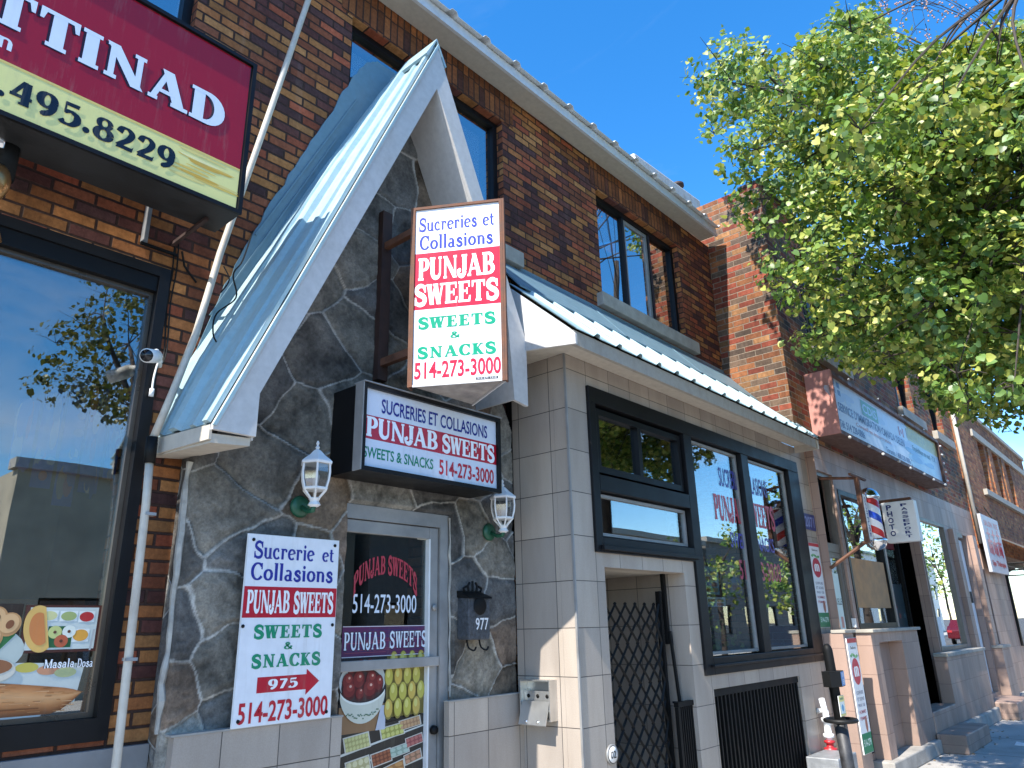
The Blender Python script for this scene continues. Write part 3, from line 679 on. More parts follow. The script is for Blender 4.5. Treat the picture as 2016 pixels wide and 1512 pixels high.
    at_ = me.color_attributes.new('Col', 'FLOAT_COLOR', 'POINT'); at_.data.foreach_set('color', np.concatenate([col.reshape(-1, 3), np.ones((nx*nz, 1))], 1).ravel())
    me.polygons.foreach_set('use_smooth', [True]*len(me.polygons)); me.update()
    t = NT('field_stone_relief'); a_ = t.n('ShaderNodeVertexColor', layer_name='Col'); n_ = t.noise(t.pos(), 70., 6, .7)
    t.col(t.mix(1., a_.outputs[0], t.ramp(n_, [(.3, (.65,.64,.62)), (.7, (1.3,1.3,1.28))]), 'MULTIPLY')); t.rough(.85); t.b.inputs['Specular IOR Level'].default_value = .3
    t.bump(n_, .7, .006); me.materials.append(t.m)
    ob = bpy.data.objects.new('stone_front', me); C.objects.link(ob); ob.parent = B
field_stone()
rn = random.Random(3)
e = MB(); zs = [1.18+i*.07 for i in range(19)]
e.tube([(1.657+rn.uniform(-.006,.008), -.108+rn.uniform(-.006,.006), z) for z in zs], [.010+rn.random()*.014 for _ in zs], 6)
e.build('mortar_edge', M['mortar'], B)
e = MB(); zs = [1.2+i*.08 for i in range(15)]
e.tube([(3.474+rn.uniform(-.006,.006), -.120, z) for z in zs], [.004+rn.random()*.006 for _ in zs], 6); e.build('mortar_edge', M['mortar'], B)
MB().box(1.69, 2.60, -.205, -.151, 0, 1.168).build('tile_plinth', M['tile'], B); MB().box(3.40, 4.099, -.195, -.151, 0, 1.175).build('tile_plinth', M['tile'], B)
MB().box(1.675, 2.605, -.209, -.151, 1.169, 1.178).build('plinth_capping', M['concrete'], B); MB().box(3.395, 4.098, -.199, -.151, 1.176, 1.184).build('plinth_capping', M['concrete'], B)

# gable roof
k = .439
def slope_strip(mb, side, y0, y1, za, zb, off, th):
    # slab lying on the gable slope between heights za (top) and zb
    nx, nz = -side*-1*0, 0
    def X(z): return S0 + side*k*(5.69-z)
    l = math.hypot(1, k); n = (side*1/l, k/l)
    a0 = (X(za)+n[0]*off, za+n[1]*off); b0 = (X(zb)+n[0]*off, zb+n[1]*off)
    a1 = (X(za)+n[0]*(off+th), za+n[1]*(off+th)); b1 = (X(zb)+n[0]*(off+th), zb+n[1]*(off+th))
    mb.prism([b0, a0, a1, b1] if side > 0 else [a0, b0, b1, a1], 'y', y0, y1)
WD_ = [(5.69,0),(5.54,.022),(4.93,.06),(4.44,.09),(3.88,.10),(3.365,.115),(3.0,.12),(2.8,.10),(2.55,.06)]      # how far the sheet kicks out at the wall
def kick(z):
    for (a, p), (b_, q) in zip(WD_, WD_[1:]):
        if b_ <= z <= a: return p+(q-p)*(a-z)/(a-b_)
    return WD_[-1][1]
def left_pt(z, y, off):
    t = min(1, max(0, (y+.505)/.50)); l = math.hypot(1, k)
    return (S0-k*(5.69-z)-kick(z)*t-off/l, y, z+off*k/l)
prof_ = [(-.505,.024),(-.488,.026),(-.466,.024),(-.458,.003),(-.392,.002),(-.386,.018),(-.356,.018),(-.350,.002),(-.262,.002),(-.252,.032),(-.205,.032),(-.196,.003),(-.124,.002),(-.118,.015),(-.092,.015),(-.086,.002),(-.004,.002)]
g = MB(); zz = [5.69-(5.69-2.55)*i/28 for i in range(29)]; n_ = len(prof_); rn = random.Random(6)
for th in (0, -.022):
    vs = [left_pt(z, y, o_+th+(rn.uniform(-.002,.002) if th == 0 else 0)) for z in zz for y, o_ in prof_]
    g.add(vs, [((i*n_+j, i*n_+j+1, (i+1)*n_+j+1, (i+1)*n_+j) if th else (i*n_+j, (i+1)*n_+j, (i+1)*n_+j+1, i*n_+j+1)) for i in range(len(zz)-1) for j in range(n_-1)])
for z in (zz[0], zz[-1]):
    q0_ = [left_pt(z, y, o_) for y, o_ in prof_]; q1_ = [left_pt(z, y, o_-.022) for y, o_ in prof_]
    for i in range(n_-1): g.quad(q0_[i], q0_[i+1], q1_[i+1], q1_[i])
for z, z2 in zip(zz, zz[1:]): g.quad(left_pt(z,-.505,.024), left_pt(z2,-.505,.024), left_pt(z2,-.505,.002), left_pt(z,-.505,.002))
g.build('gable_roof', M['roof'], B)
for side, zb in ((1, 3.62),):
    g = MB(); slope_strip(g, side, -.505, -.001, 5.69, zb, -.02, .026)
    for y0, y1, h in ((-.505, -.470, .022), (-.385, -.350, .018), (-.25, -.20, .030), (-.115, -.085, .016)): slope_strip(g, side, y0, y1, 5.66, zb+.003, .006, h)
    g.build('gable_roof', M['roof'], B)
g = MB(); g.prism([(S0-.085,5.545),(S0-.10,5.56),(S0,5.755),(S0+.10,5.56),(S0+.085,5.545),(S0,5.735)], 'y', -.525, -.17); g.build('ridge_cap', M['roof'], B)
fl = MB()
inner = lambda z: (S0-k*(5.69-z)-kick(z)+.03, z)
out_ = [(1.48,2.55),(1.575,2.80),(1.66,3.06),(1.79,3.52),(1.89,3.80),(1.985,4.08),(2.13,4.42),(2.27,4.76),(2.42,5.10),(2.53,5.38),(2.63,5.60),(2.70,5.70),(2.79,5.765),(2.90,5.765)]
rn = random.Random(8); jag = []
for a, b in zip(out_, out_[1:]):
    for i in range(4): t = i/4; jag.append((a[0]+(b[0]-a[0])*t+rn.uniform(-.010,.010), a[1]+(b[1]-a[1])*t))
jag.append(out_[-1])
pts = [(S0, 5.70)] + jag[::-1] + [(1.555, 2.55)]
for (a, b) in zip(jag, jag[1:]):
    fl.prism([a, (max(inner(min(a[1],5.69))[0], a[0]+.01), a[1]), (max(inner(min(b[1],5.69))[0], b[0]+.01), b[1]), b], 'y', -.014, -.002)
fl.prism([(S0+.02,5.3),(S0+.24,5.3),(S0+.10,5.74),(2.90,5.765),(2.90,5.6)], 'y', -.013, -.002)
fl.build('wall_flashing', M['flash'], B)
fb = MB()
for (z0_, z1_, d) in ((3.3, 4.9, .04), (3.9, 5.3, .10)):
    a = (inner(z0_)[0]-.05-d, z0_); b = (inner(z1_)[0]-.05-d, z1_)
    fb.prism([a, (a[0]+.012, a[1]), (b[0]+.012, b[1]), b], 'y', -.024, -.0145)
fb.build('flashing_fold', M['flash'], B)
bb = MB()
bb.prism([(S0,5.68),(1.556,2.54),(1.556,2.515),(1.775,2.515),(1.775,2.735),(S0,5.30)], 'y', -.532, -.507)
bb.prism([(S0,5.68),(S0,5.30),(3.64,3.78),(3.70,3.12),(3.845,3.10),(3.845,3.60)], 'y', -.532, -.507)
bb.build('bargeboard', M['offwhite'], B)
lp = MB()     # folded lip along the outer edge of the boards
lp.prism([(S0,5.695),(1.548,2.532),(1.566,2.532),(S0,5.655)], 'y', -.545, -.5325); lp.build('barge_trim', M['roof'], B)
so = MB()
def under(a, b, th=.012):
    so.hexa([(a[0],-.506,a[1]),(a[0],-.152,a[1]),(b[0],-.152,b[1]),(b[0],-.506,b[1]),(a[0],-.506,a[1]+th),(a[0],-.152,a[1]+th),(b[0],-.152,b[1]+th),(b[0],-.506,b[1]+th)])
def skin(a, b, sgn):
    d = .012*sgn
    so.prism([a, b, (b[0]+d, b[1]), (a[0]+d, a[1])], 'y', -.506, -.152)
skin((S0,5.30), (1.775,2.735), -1); skin((S0,5.30), (3.64,3.78), 1); skin((3.64,3.77), (3.70,3.12), 1)
so.box(1.763, 1.775, -.506, -.152, 2.50, 2.73)
so.build('gable_soffit', M['offwhite'], B)
er = MB()
er.hexa([(1.50,-.02,2.455),(1.566,-.504,2.455),(1.762,-.504,2.47),(1.655,-.02,2.47),(1.50,-.02,2.50),(1.566,-.504,2.50),(1.762,-.504,2.51),(1.655,-.02,2.51)])
er.hexa([(1.488,-.02,2.46),(1.552,-.506,2.47),(1.565,-.506,2.47),(1.501,-.02,2.46),(1.488,-.02,2.542),(1.552,-.506,2.542),(1.565,-.506,2.542),(1.501,-.02,2.542)])
er.build('eave_return', M['soffit'], B)

# lean-to roof over the bay
R0, R1 = 3.86, 8.47
r = MB(); sheet(r, R0, R1, .285, (-.975, 3.575), (-.34, 4.15), .026, .075); r.build('bay_roof', M['roof'], B)
f = MB(); f.box(R0, R1-.02, -.955, -.925, 3.465, 3.572); f.build('bay_fascia', streak_metal('weathered_fascia', (.36,.33,.285), (.18,.14,.10), .4, .6), B)
f = MB(); f.box(R0, R1-.03, -.924, -.682, 3.535, 3.55); f.box(R0, 4.098, -.681, -.152, 3.535, 3.55); f.build('bay_soffit', M['soffit'], B)
f = MB(); f.prism([(-.985,3.455),(-.985,3.53),(-.93,3.59),(-.40,4.07),(-.20,4.14),(-.153,4.14),(-.153,3.52),(-.52,3.525),(-.70,3.50)], 'x', 3.835, 3.857); f.build('cheek_panel', M['offwhite'], B)
f = MB(); f.prism([(-.97,3.46),(-.97,3.56),(-.69,3.81),(-.69,3.46)], 'x', R1-.02, R1-.002); f.build('eave_end', M['soffit'], B)
f = MB(); f.box(4.05, 8.298, -.016, -.002, 4.535, 4.605)
for x in (5.45, 6.9): f.prism([(-.40,4.135),(-.018,4.57),(-.018,4.582),(-.40,4.147)], 'x', x, x+.03)
f.prism([(-.40,4.128),(-.017,4.56),(-.017,4.575),(-.40,4.143)], 'x', 3.95, 8.297)
f.build('bay_flashing', M['flash'], B)

# tiled bay
GR = (5.91, 7.72, -1, 1.09)
b = MB()
b.wall(4.10, 8.78, 0, 3.534, -.68, -.56, [(4.35, 5.90, 2.10, 3.34), (5.899, 8.42, 1.20, 3.34), (4.46, 5.60, -1, 2.0), GR])
b.wall(-.559, -.151, 0, 3.534, 4.10, 4.20, axis='x')
b.build('bay_wall', M['tile'], B)
MB().box(4.092, 4.106, -.688, -.672, 0, 3.533).build('corner_trim', M['alu'], B)
y0, y1 = -.705, -.60
f = MB()
f.box(4.35, 8.42, y0, y1, 3.215, 3.34); f.box(4.35, 4.435, y0, y1, 2.10, 3.214); f.box(5.775, 5.915, y0, y1, 1.20, 3.214)
f.box(4.436, 5.774, y0, y1, 2.10, 2.21); f.box(4.436, 5.774, y0, y1, 2.545, 2.665)
f.box(6.93, 7.085, y0, y1, 1.335, 3.214); f.box(8.13, 8.42, y0, y1, 1.20, 3.214); f.box(5.916, 8.129, y0, y1, 1.20, 1.334)
f.box(4.40, 5.80, y0-.03, y0-.001, 2.115, 2.150); f.box(5.86, 8.43, y0-.035, y0-.001, 1.26, 1.28)
bw = f.build('bay_window', M['black'], B, bevel=.004)
f = MB().frame(4.46, 5.755, 2.69, 3.19, -.675, -.61, .05); f.box(5.06, 5.11, -.672, -.61, 2.741, 3.139); f.build('sash', M['black'], bw)
f = MB()
for a in ((5.93, 6.915, 1.35, 3.20), (7.10, 8.115, 1.35, 3.20), (4.45, 5.76, 2.225, 2.53)): f.frame(*a, -.655, -.625, .022)
f.build('bead', M['alu'], bw)
for a in ((4.47, 5.75, 2.70, 3.18), (4.44, 5.77, 2.215, 2.54), (5.92, 6.925, 1.34, 3.21), (7.09, 8.125, 1.34, 3.21)): MB().box(a[0], a[1], -.638, -.632, a[2], a[3]).build('pane', M['glass'], bw)
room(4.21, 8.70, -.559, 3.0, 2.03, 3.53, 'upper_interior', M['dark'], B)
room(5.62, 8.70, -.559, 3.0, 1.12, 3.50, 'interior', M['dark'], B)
# passage down to the basement door
p = MB(); x0, x1, yb = 4.46, 5.60, .55
p.box(x1+.001, x1+.018, -.559, yb, -.1, 2.0); p.box(x0-.02, x0-.001, -.559, yb, -.1, 2.0); p.box(x0-.02, x1+.02, yb, yb+.05, -.1, 2.0); p.build('passage', M['tile'], B)
MB().box(x0-.02, x1+.02, -.559, yb+.05, 2.001, 2.03).build('passage_ceiling', M['soffit'], B)
MB().box(x0+.02, x1-.02, yb-.03, yb-.002, -.1, 1.04).build('basement_door', plain('brown_render', (.16,.13,.10), .9, var=.4, scale=14, bump=.5), B)
s = MB()
for i in range(4): s.box(x0+.002, x1-.002, -.50+i*.2, -.30+i*.2, -.1, .30-.1*i)
s.build('passage_steps', M['concrete'], B)
MB().lathe((4.405, -.694, .80), [(.062,0),(.062,.012)], 24, 'y').build('round_plate', M['alu'], B)
MB().lathe((4.405, -.696, .80), [(.054,0),(.054,.010)], 24, 'y').build('round_plate', M['iron'], B)
MB().lathe((4.405, -.698, .80), [(.049,0),(.049,.009)], 24, 'y').build('round_plate', M['white'], B)
Print((4.365, -.6985, .767), base=.001).text(sans_text('02', .02), .008, .072, .01, .055, '20201e', 1).build('lettering', B)

# basement grille
g = MB(); n = 26
g.box(GR[0], GR[1], -.66, -.63, 1.03, 1.088); g.box(GR[0], GR[1], -.66, -.63, .10, .14)
for i in range(n):
    x = GR[0]+.02+(GR[1]-GR[0]-.06)*i/(n-1); g.box(x, x+.022, -.655, -.635, .141, 1.029)
gr = g.build('basement_grille', M['iron'], B)
room(GR[0]-.1, GR[1]+.1, -.559, 1.2, -.1, 1.10, 'basement_void', M['dark'], B)
MB().box(GR[0]+.5, GR[1]-.4, -.52, -.50, -.05, 1.0).build('basement_dark_sheet', M['iron'], B)  # plain dark sheet set back behind the bars

# folding scissor gate
G = MB(); gx0, gx1, gz0, gz1 = 4.48, 5.45, .02, 1.83
nc = 7; dx = (gx1-gx0)/nc; hz = .145; rows = int((gz1-gz0)/hz)
for c in range(nc+1):
    for sg in (1, -1):
        P = []
        for j in range(rows+1):
            x = gx0+c*dx+(sg*dx/2 if j % 2 else -sg*dx/2)*1.0
            P.append((min(max(x, gx0), gx1), -.50+.006*sg, gz0+j*hz))
        for a, b_ in zip(P, P[1:]):
            a = Vector(a); b_ = Vector(b_)
            if abs(a.x-b_.x) < .01: continue
            G.tube([a, b_], .0115, 4)
for c in range(nc+1):
    for j in range(rows+1):
        x = gx0+c*dx+(dx/2 if j % 2 else 0)
        if x <= gx1: G.ball((x if j % 2 else x-dx/2 if x-dx/2 > gx0 else x, -.50, gz0+j*hz), .012, 4)
gate = empty('scissor_gate', (5.0, -.5, 0), 'black folding scissor gate closed across the tiled doorway of the basement passage', 'gate')
G.build('lattice', M['iron'], gate)
MB().box(gx1, gx1+.03, -.52, -.48, .0, 1.86).build('post', M['iron'], gate); MB().box(gx0-.019, gx0, -.52, -.48, 0, 1.86).build('post', M['iron'], gate)
g = MB(); g.box(5.515, 5.55, -.53, -.50, 1.45, 2.0); g.tube([(5.53,-.54,1.55),(5.56,-.56,1.0)], .016, 6); g.tube([(5.50,-.53,1.02),(5.54,-.56,1.02),(5.555,-.56,.8)], .010, 6); g.build('lock_bar', M['iron'], gate)
rl = empty('railing', (5.5, -.62, 0), 'short black iron railing with upright bars at the right of the gated passage', 'railing')
g = MB(); g.box(5.36, 5.595, -.66, -.62, 1.0, 1.035); g.box(5.36, 5.395, -.655, -.625, 0, .999); g.build('rail', M['iron'], rl)
g = MB()
for i in range(6): g.box(5.42+.032*i, 5.434+.032*i, -.648, -.632, 0, .999)
g.build('bar', M['iron'], rl)

# entrance door
DX0, DX1, DZ = 2.545, 3.47, 2.335
D = MB().box(DX0, DX0+.045, -.11, .0, 0, DZ); D.box(DX1-.075, DX1, -.11, .0, 0, DZ); D.box(DX0+.046, DX1-.076, -.11, 0, DZ-.085, DZ)
dr = D.build('door', M['alu'], B)
D = MB(); a0, a1, z1_ = DX0+.05, DX1-.08, DZ-.09
D.box(a0, a0+.05, -.095, -.035, .03, z1_); D.box(a1-.075, a1, -.095, -.035, .03, z1_); D.box(a0+.051, a1-.076, -.095, -.035, z1_-.075, z1_); D.box(a0+.051, a1-.076, -.095, -.035, .03, .20)
D.build('door_leaf', M['alu'], dr, bevel=.004)
MB().box(a1-.088, a1-.076, -.105, -.05, .2, z1_-.076).build('highlight_strip', M['white'], dr)  # white strip stands in for the highlight along the door stile
MB().box(a0+.04, a1-.07, -.07, -.064, .19, z1_-.07).build('pane', M['glass_door'], dr)
MB().box(a0-.01, a1-.02, -.135, -.115, 1.388, 1.445).build('push_bar', M['alu'], dr, bevel=.004)
D = MB(); D.lathe((a1-.035, -.10, 1.02), [(.026,0),(.026,-.02),(.018,-.03)], 16, 'y'); D.build('lock', M['iron'], dr)
D = MB(); D.lathe((a1-.035, -.098, 1.74), [(.020,0),(.020,-.012),(.012,-.016)], 16, 'y'); D.build('lock', M['alu'], dr)
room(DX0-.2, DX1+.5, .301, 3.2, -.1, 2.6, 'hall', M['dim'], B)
# ------------------------------------------------------------------ signs on the brick building
WHT, RED, BLU, GRN = 'e4e6ea', 'c0102c', '2a3596', '0a8f68'
# big restaurant sign at the left
sg = empty('shop_sign', (0, -.4, 3.66), 'long dark red and pale yellow light box sign above the left shop window', 'sign')
MB().box(-1.9, 1.572, -.535, -.275, 3.66, 4.605).build('cabinet', plain('charcoal_cabinet', (.022,.022,.022), .5, var=.4, scale=5, spec=.3), sg)
f = MB().frame(-1.9, 1.574, 3.655, 4.607, -.552, -.536, .022); f.build('frame', M['black'], sg)
p = Print((0, -.5365, 0), base=.001)
p.rect(-1.87, 1.545, 3.918, 4.58, '960e1e'); p.rect(-1.87, 1.545, 3.682, 3.918, 'dfd98c')
rn = random.Random(5)
for i in range(16):
    x = 1.40+rn.uniform(-.12,.06); z = 3.70+rn.random()*.20; p.ell(x, z, .08+.05*rn.random(), .004+.006*rn.random(), rn.choice(['c9a13a','d6b655','e6dfa0','d9c978']), 1, 12)
p.rect(-1.87, 1.545, 3.906, 3.918, 'd9c06c', 1)
p.build('face', sg, M['printed_backlit'])
p = Print((0, -.5365, 0), base=.0035)
CH = serif_text('CHETTINAD', T=.30, N=.11, S=.07, gap=.05)
p.text(CH, -.165, 1.418, 4.076, 4.274, '2a0a14', 0); p.text(CH, -.155, 1.430, 4.083, 4.282, 'd8e2f2', 2)
p.text(serif_text('514.495.8229', T=.27, N=.10, S=.04, gap=.07), .205, 1.215, 3.738, 3.862, '14141c', 1)
p.text(serif_text('n', T=.2, N=.1), .436, .492, 3.972, 4.028, 'd8e2f2', 1)
p.build('lettering', sg, M['printed_backlit'])
b = MB()
b.box(1.30, 1.335, -.01, -.003, 3.60, 3.95); b.box(1.30, 1.305, -.05, -.011, 3.60, 3.95); b.build('bracket', M['galv'], sg)
MB().box(1.455, 1.475, -.40, -.003, 3.638, 3.656).build('bracket', M['rust_dark'], sg)
b = MB(); b.box(1.30, 1.50, -.018, -.004, 3.585, 3.60); b.tube([(1.50,-.06,3.60),(1.54,-.02,3.54),(1.62,-.012,3.47)], .006, 5); b.build('bracket', M['iron'], sg)

# copper sign lamp under it
la = empty('sign_lamp', (.6, -.3, 3.4), 'dark sign lamp with a copper bulb and silver collar under the big red sign', 'lamp')
MB().tube([(.36,-.01,3.72),(.38,-.2,3.70),(.45,-.30,3.66)], .018, 8).build('arm', M['iron'], la)
MB().tube([(.60,-.32,3.74),(.60,-.32,3.50)], .042, 14).build('housing', M['iron'], la)
MB().tube([(.548,-.34,3.725),(.548,-.34,3.62)], .035, 14).build('collar', M['chrome'], la)
MB().lathe((.575,-.34,3.47), [(.006,-.085),(.035,-.075),(.054,-.03),(.055,.01),(.045,.05),(.03,.07)], 16).build('bulb', M['copper'], la)
MB().tube([(.585,-.30,3.385),(.64,-.16,3.37),(.70,-.01,3.355)], .006, 6).build('stay', M['copper'], la)

# projecting V sign
A_, B_, C_ = Vector((2.768,-.50,0)), Vector((3.085,-1.0,0)), Vector((3.31,-.495,0)); z0, z1 = 3.0, 4.244
sg = empty('projecting_sign', (3.1, -.4, z0), 'tall upright white and red sign projecting from the stone gable', 'sign')
m = MB(); m.prism([(A_.x,A_.y),(B_.x,B_.y),(C_.x,C_.y)], 'z', z0+.012, z1-.012); m.build('cabinet', plain('grimy_backing', (.30,.27,.24), .6, var=.4, scale=9), sg)
u = (B_-A_).normalized(); W_ = (B_-A_).length; n = Vector((u.y, -u.x, 0)); n = n if n.x < 0 else -n
def bar(mb, P0, P1, za, zb, d0, d1, nn):
    a, b_ = P0+nn*d0, P1+nn*d0; c_, d_ = P1+nn*d1, P0+nn*d1
    mb.hexa([(a.x,a.y,za),(b_.x,b_.y,za),(c_.x,c_.y,za),(d_.x,d_.y,za),(a.x,a.y,zb),(b_.x,b_.y,zb),(c_.x,c_.y,zb),(d_.x,d_.y,zb)])
m = MB(); t_ = .018
bar(m, A_, A_+u*t_, z0, z1, 0, .014, n); bar(m, B_-u*t_, B_, z0, z1, 0, .014, n); bar(m, A_+u*t_, B_-u*t_, z1-t_, z1, 0, .014, n)
bar(m, A_-u*.012, A_-u*.001, z0, z1, -.06, .012, n); bar(m, B_+u*.001, B_+u*.014, z0, z1, -.03, .014, n)
m.build('frame', M['rust'], sg)
m = MB(); bar(m, A_, B_, z0, z0+.014, 0, .010, n); m.build('sill_strip', M['offwhite'], sg)
p = Print(A_+Vector((0,0,z0)), u, (0,0,1), n, .002); H = z1-z0; p.sc = W_/.631; W_ = .631
Y = lambda fr: H*(1-fr)
p.rect(.016, W_-.016, .012, H-.016, WHT); p.rect(.016, W_-.016, Y(.590), Y(.272), RED, 1); p.build('face', sg, M['printed_backlit'])
p = Print(A_+Vector((0,0,z0)), u, (0,0,1), n, .0038); p.sc = (B_-A_).length/.631
VT = dict(T=.205, N=.095, S=.05, gap=.07)
p.text(serif_text('Sucreries', **VT), .045, .455, Y(.148), Y(.060), BLU, 0); p.text(serif_text('et', **VT), .495, .575, Y(.146), Y(.078), BLU, 0)
p.text(serif_text('Collasions', **VT), .05, .565, Y(.256), Y(.168), BLU, 0)
p.text(serif_text('PUNJAB', **PUN), .045, .575, Y(.435), Y(.300), 'f4f4f4', 0); p.text(serif_text('SWEETS', **PUN), .022, .60, Y(.575), Y(.445), 'f4f4f4', 0)
WD = dict(T=.30, N=.10, S=.10, gap=.10)
p.text(serif_text('SWEETS', **WD), .05, .575, Y(.700), Y(.630), GRN, 0); p.text(serif_text('&', **WD), .27, .335, Y(.758), Y(.722), GRN, 0)
p.text(serif_text('SNACKS', **WD), .05, .575, Y(.858), Y(.790), GRN, 0)
p.text(sans_text('514-273-3000', .022), .03, .605, Y(.962), Y(.872), RED, 0)
p.rect(.44, .585, Y(.985), Y(.972), '3a3a3a', 0); p.text(sans_text('514 271 1210', .01), .45, .575, Y(.983), Y(.974), 'd8d8d8', 1)
p.build('lettering', sg, M['printed_backlit'])
m = MB(); u2 = (C_-B_).normalized(); n2 = Vector((u2.y,-u2.x,0)); n2 = n2 if n2.x > 0 else -n2
bar(m, B_+u2*.015, C_, z0, z1, 0, .008, n2); m.build('far_face', M['offwhite'], sg)
sp = empty('sign_post', (2.8, -.18, 3.1), 'dark rusty steel post on the stone gable behind the tall projecting sign', 'post')
MB().box(2.755, 2.835, -.20, -.152, 3.13, 4.36).build('post', M['rust_dark'], sp)
m = MB(); m.box(2.772, 2.812, -.50, -.201, 4.07, 4.115); m.build('arm', M['rust'], sp)
m = MB(); m.box(2.772, 2.812, -.51, -.201, 3.22, 3.27); m.build('arm', M['rust'], sp)

# light box over the door
x0, x1, za, zb = 2.462, 3.630, 2.462, 2.982
sg = empty('lightbox_sign', (3.05, -.3, za), 'wide black framed light box sign with red middle band above the shop door', 'sign')
MB().box(x0+.004, x1-.004, -.43, -.153, za+.004, zb-.004).build('cabinet', M['black'], sg)
f = MB().frame(x0, x1, za, zb, -.458, -.431, .026); f.build('frame', M['black'], sg)
MB().box(x0-.005, x0+.001, -.462, -.385, za, zb+.003).build('corner_strip', M['alu'], sg)
MB().box(x0-.004, x1, -.47, -.37, zb+.0005, zb+.006).build('top_cover', M['galv'], sg)
p = Print((x0, -.4325, za), base=.002); W2_, H2_ = x1-x0, zb-za
Y = lambda fr: .026+(H2_-.052)*(1-fr)
p.rect(.024, W2_-.024, .024, H2_-.024, 'cfd6e2'); p.rect(.024, W2_-.024, Y(.645), Y(.345), 'b0122c', 1); p.build('face', sg, M['printed_backlit'])
p = Print((x0, -.4325, za), base=.0038)
p.text(sans_text('SUCRERIES ET COLLASIONS', .016), .15, 1.055, Y(.285), Y(.095), '20287e', 0)
p.text(serif_text('PUNJAB', **PUN), .045, .60, Y(.63), Y(.36), 'eceff4', 0); p.text(serif_text('SWEETS', **PUN), .64, 1.125, Y(.63), Y(.36), 'eceff4', 0)
p.text(sans_text('SWEETS & SNACKS', .016), .03, .565, Y(.885), Y(.745), '0b7a55', 0)
p.text(sans_text('514-273-3000', .022), .615, 1.115, Y(.935), Y(.725), 'b0122c', 0)
p.build('lettering', sg, M['printed_backlit'])

# flat panel by the door
x0, x1, za, zb = 1.953, 2.512, 1.176, 2.094
sg = empty('panel_sign', (2.23, -.22, za), 'upright white panel sign with a red 975 arrow, left of the door', 'sign')
MB().box(x0, x1, -.222, -.212, za, zb).build('panel', M['white'], sg)
MB().box(x0+.05, x1-.05, -.2115, -.125, za+.1, zb-.1).build('batten', M['rust_dark'], sg)
p = Print((x0, -.2222, 0), base=.0012); w_ = x1-x0
p.rect(.003, w_-.003, za+.003, zb-.003, WHT); p.rect(.003, w_-.003, 1.680, 1.832, 'b80f2a', 1)
p.poly([(.115,1.325),(.395,1.325),(.395,1.298),(.475,1.361),(.395,1.424),(.395,1.398),(.115,1.398)], 'b80f2a', 1); p.build('face', sg)
p = Print((x0, -.2222, 0), base=.003)
p.text(serif_text('Sucrerie', **VT), .04, .40, 1.968, 2.062, '1f2890', 0); p.text(serif_text('et', **VT), .45, .525, 1.972, 2.040, '1f2890', 0)
p.text(serif_text('Collasions', **VT), .03, .525, 1.858, 1.952, '1f2890', 0)
p.text(serif_text('PUNJAB', **PUN), .022, .265, 1.695, 1.815, 'f0f0f0', 0); p.text(serif_text('SWEETS', **PUN), .29, .538, 1.695, 1.815, 'f0f0f0', 0)
p.text(serif_text('SWEETS', **WD), .075, .475, 1.575, 1.648, '0b8a64', 0); p.text(serif_text('&', **WD), .25, .30, 1.523, 1.560, '0b8a64', 0)
p.text(serif_text('SNACKS', **WD), .075, .475, 1.437, 1.508, '0b8a64', 0)
p.text(serif_text('975', **WD), .175, .345, 1.337, 1.386, 'f0f0f0', 1)
p.text(sans_text('514-273-3000', .022), .025, .535, 1.190, 1.287, 'b80f2a', 0)
p.build('lettering', sg)
for a, b_ in ((.03, zb-.03), (w_-.03, zb-.03), (.03, za+.03), (w_-.03, za+.03), (.012, 1.64), (w_-.02, 1.64)):
    MB().lathe((x0+a, -.224, b_), [(.009,0),(.009,-.004),(.005,-.007)], 8, 'y').build('screw', M['iron'], sg)

# lanterns
M['lantern_glass'] = glass_mat('lantern_glass', .16, (.62,.66,.68), .12)
def lantern():
    o = empty('wall_lantern', (2.28, -.30, 2.25), 'white eight-sided carriage lantern on a green wall plate left of the entrance door', 'lantern', 'carriage lanterns beside the door')
    c = (2.28, -.30, 0)
    MB().lathe((2.28,-.153,2.27), [(.0,0),(.058,-.001),(.062,-.014),(.05,-.028),(.02,-.034)], 20, 'y').build('wall_plate', M['green_p'], o)
    MB().tube([(2.28,-.18,2.265),(2.28,-.24,2.235),(2.28,-.29,2.235),(2.28,-.30,2.262)], .014, 8).build('arm', M['green_p'], o)
    m = MB(); m.lathe(c, [(.004,2.622),(.010,2.608),(.005,2.596),(.014,2.584),(.007,2.574),(.020,2.566),(.030,2.556),(.046,2.538),(.072,2.518),(.090,2.503),(.094,2.497),(.092,2.486),(.0,2.486)], 6, smooth=False); m.build('roof', M['white'], o)
    m = MB(); n8 = 6
    for i in range(n8):
        t = math.radians(60*i); q = lambda r, z: (c[0]+r*math.cos(t), c[1]+r*math.sin(t), z)
        m.tube([q(.080,2.487), q(.083,2.44), q(.079,2.40), q(.066,2.352)], .006, 6)
    m.lathe(c, [(.05,2.357),(.072,2.357),(.074,2.350),(.072,2.343),(.05,2.343)], 6, smooth=False)
    m.lathe(c, [(.020,2.305),(.032,2.297),(.024,2.283),(.036,2.262),(.020,2.252)], 8, smooth=False)
    for i in range(n8):
        t = math.radians(60*i); m.tube([(c[0]+.066*math.cos(t), c[1]+.066*math.sin(t), 2.345), (c[0]+.026*math.cos(t), c[1]+.026*math.sin(t), 2.30)], .006, 5)
    m.build('cage', M['white'], o)
    m = MB(); m.lathe(c, [(.075,2.487),(.078,2.44),(.074,2.40),(.061,2.354)], 6, smooth=False); m.f = m.f[:-2]; m.sm = m.sm[:-2]; m.build('glass', M['lantern_glass'], o)
    MB().lathe(c, [(.012,2.35),(.018,2.40),(.022,2.42),(.012,2.445)], 10).build('bulb', M['white'], o)
    return o
lt = lantern()
l2 = copy_tree(lt, (1.533, 0, -.022)); l2['label'] = 'white carriage lantern on a green wall plate right of the door above the mailbox'

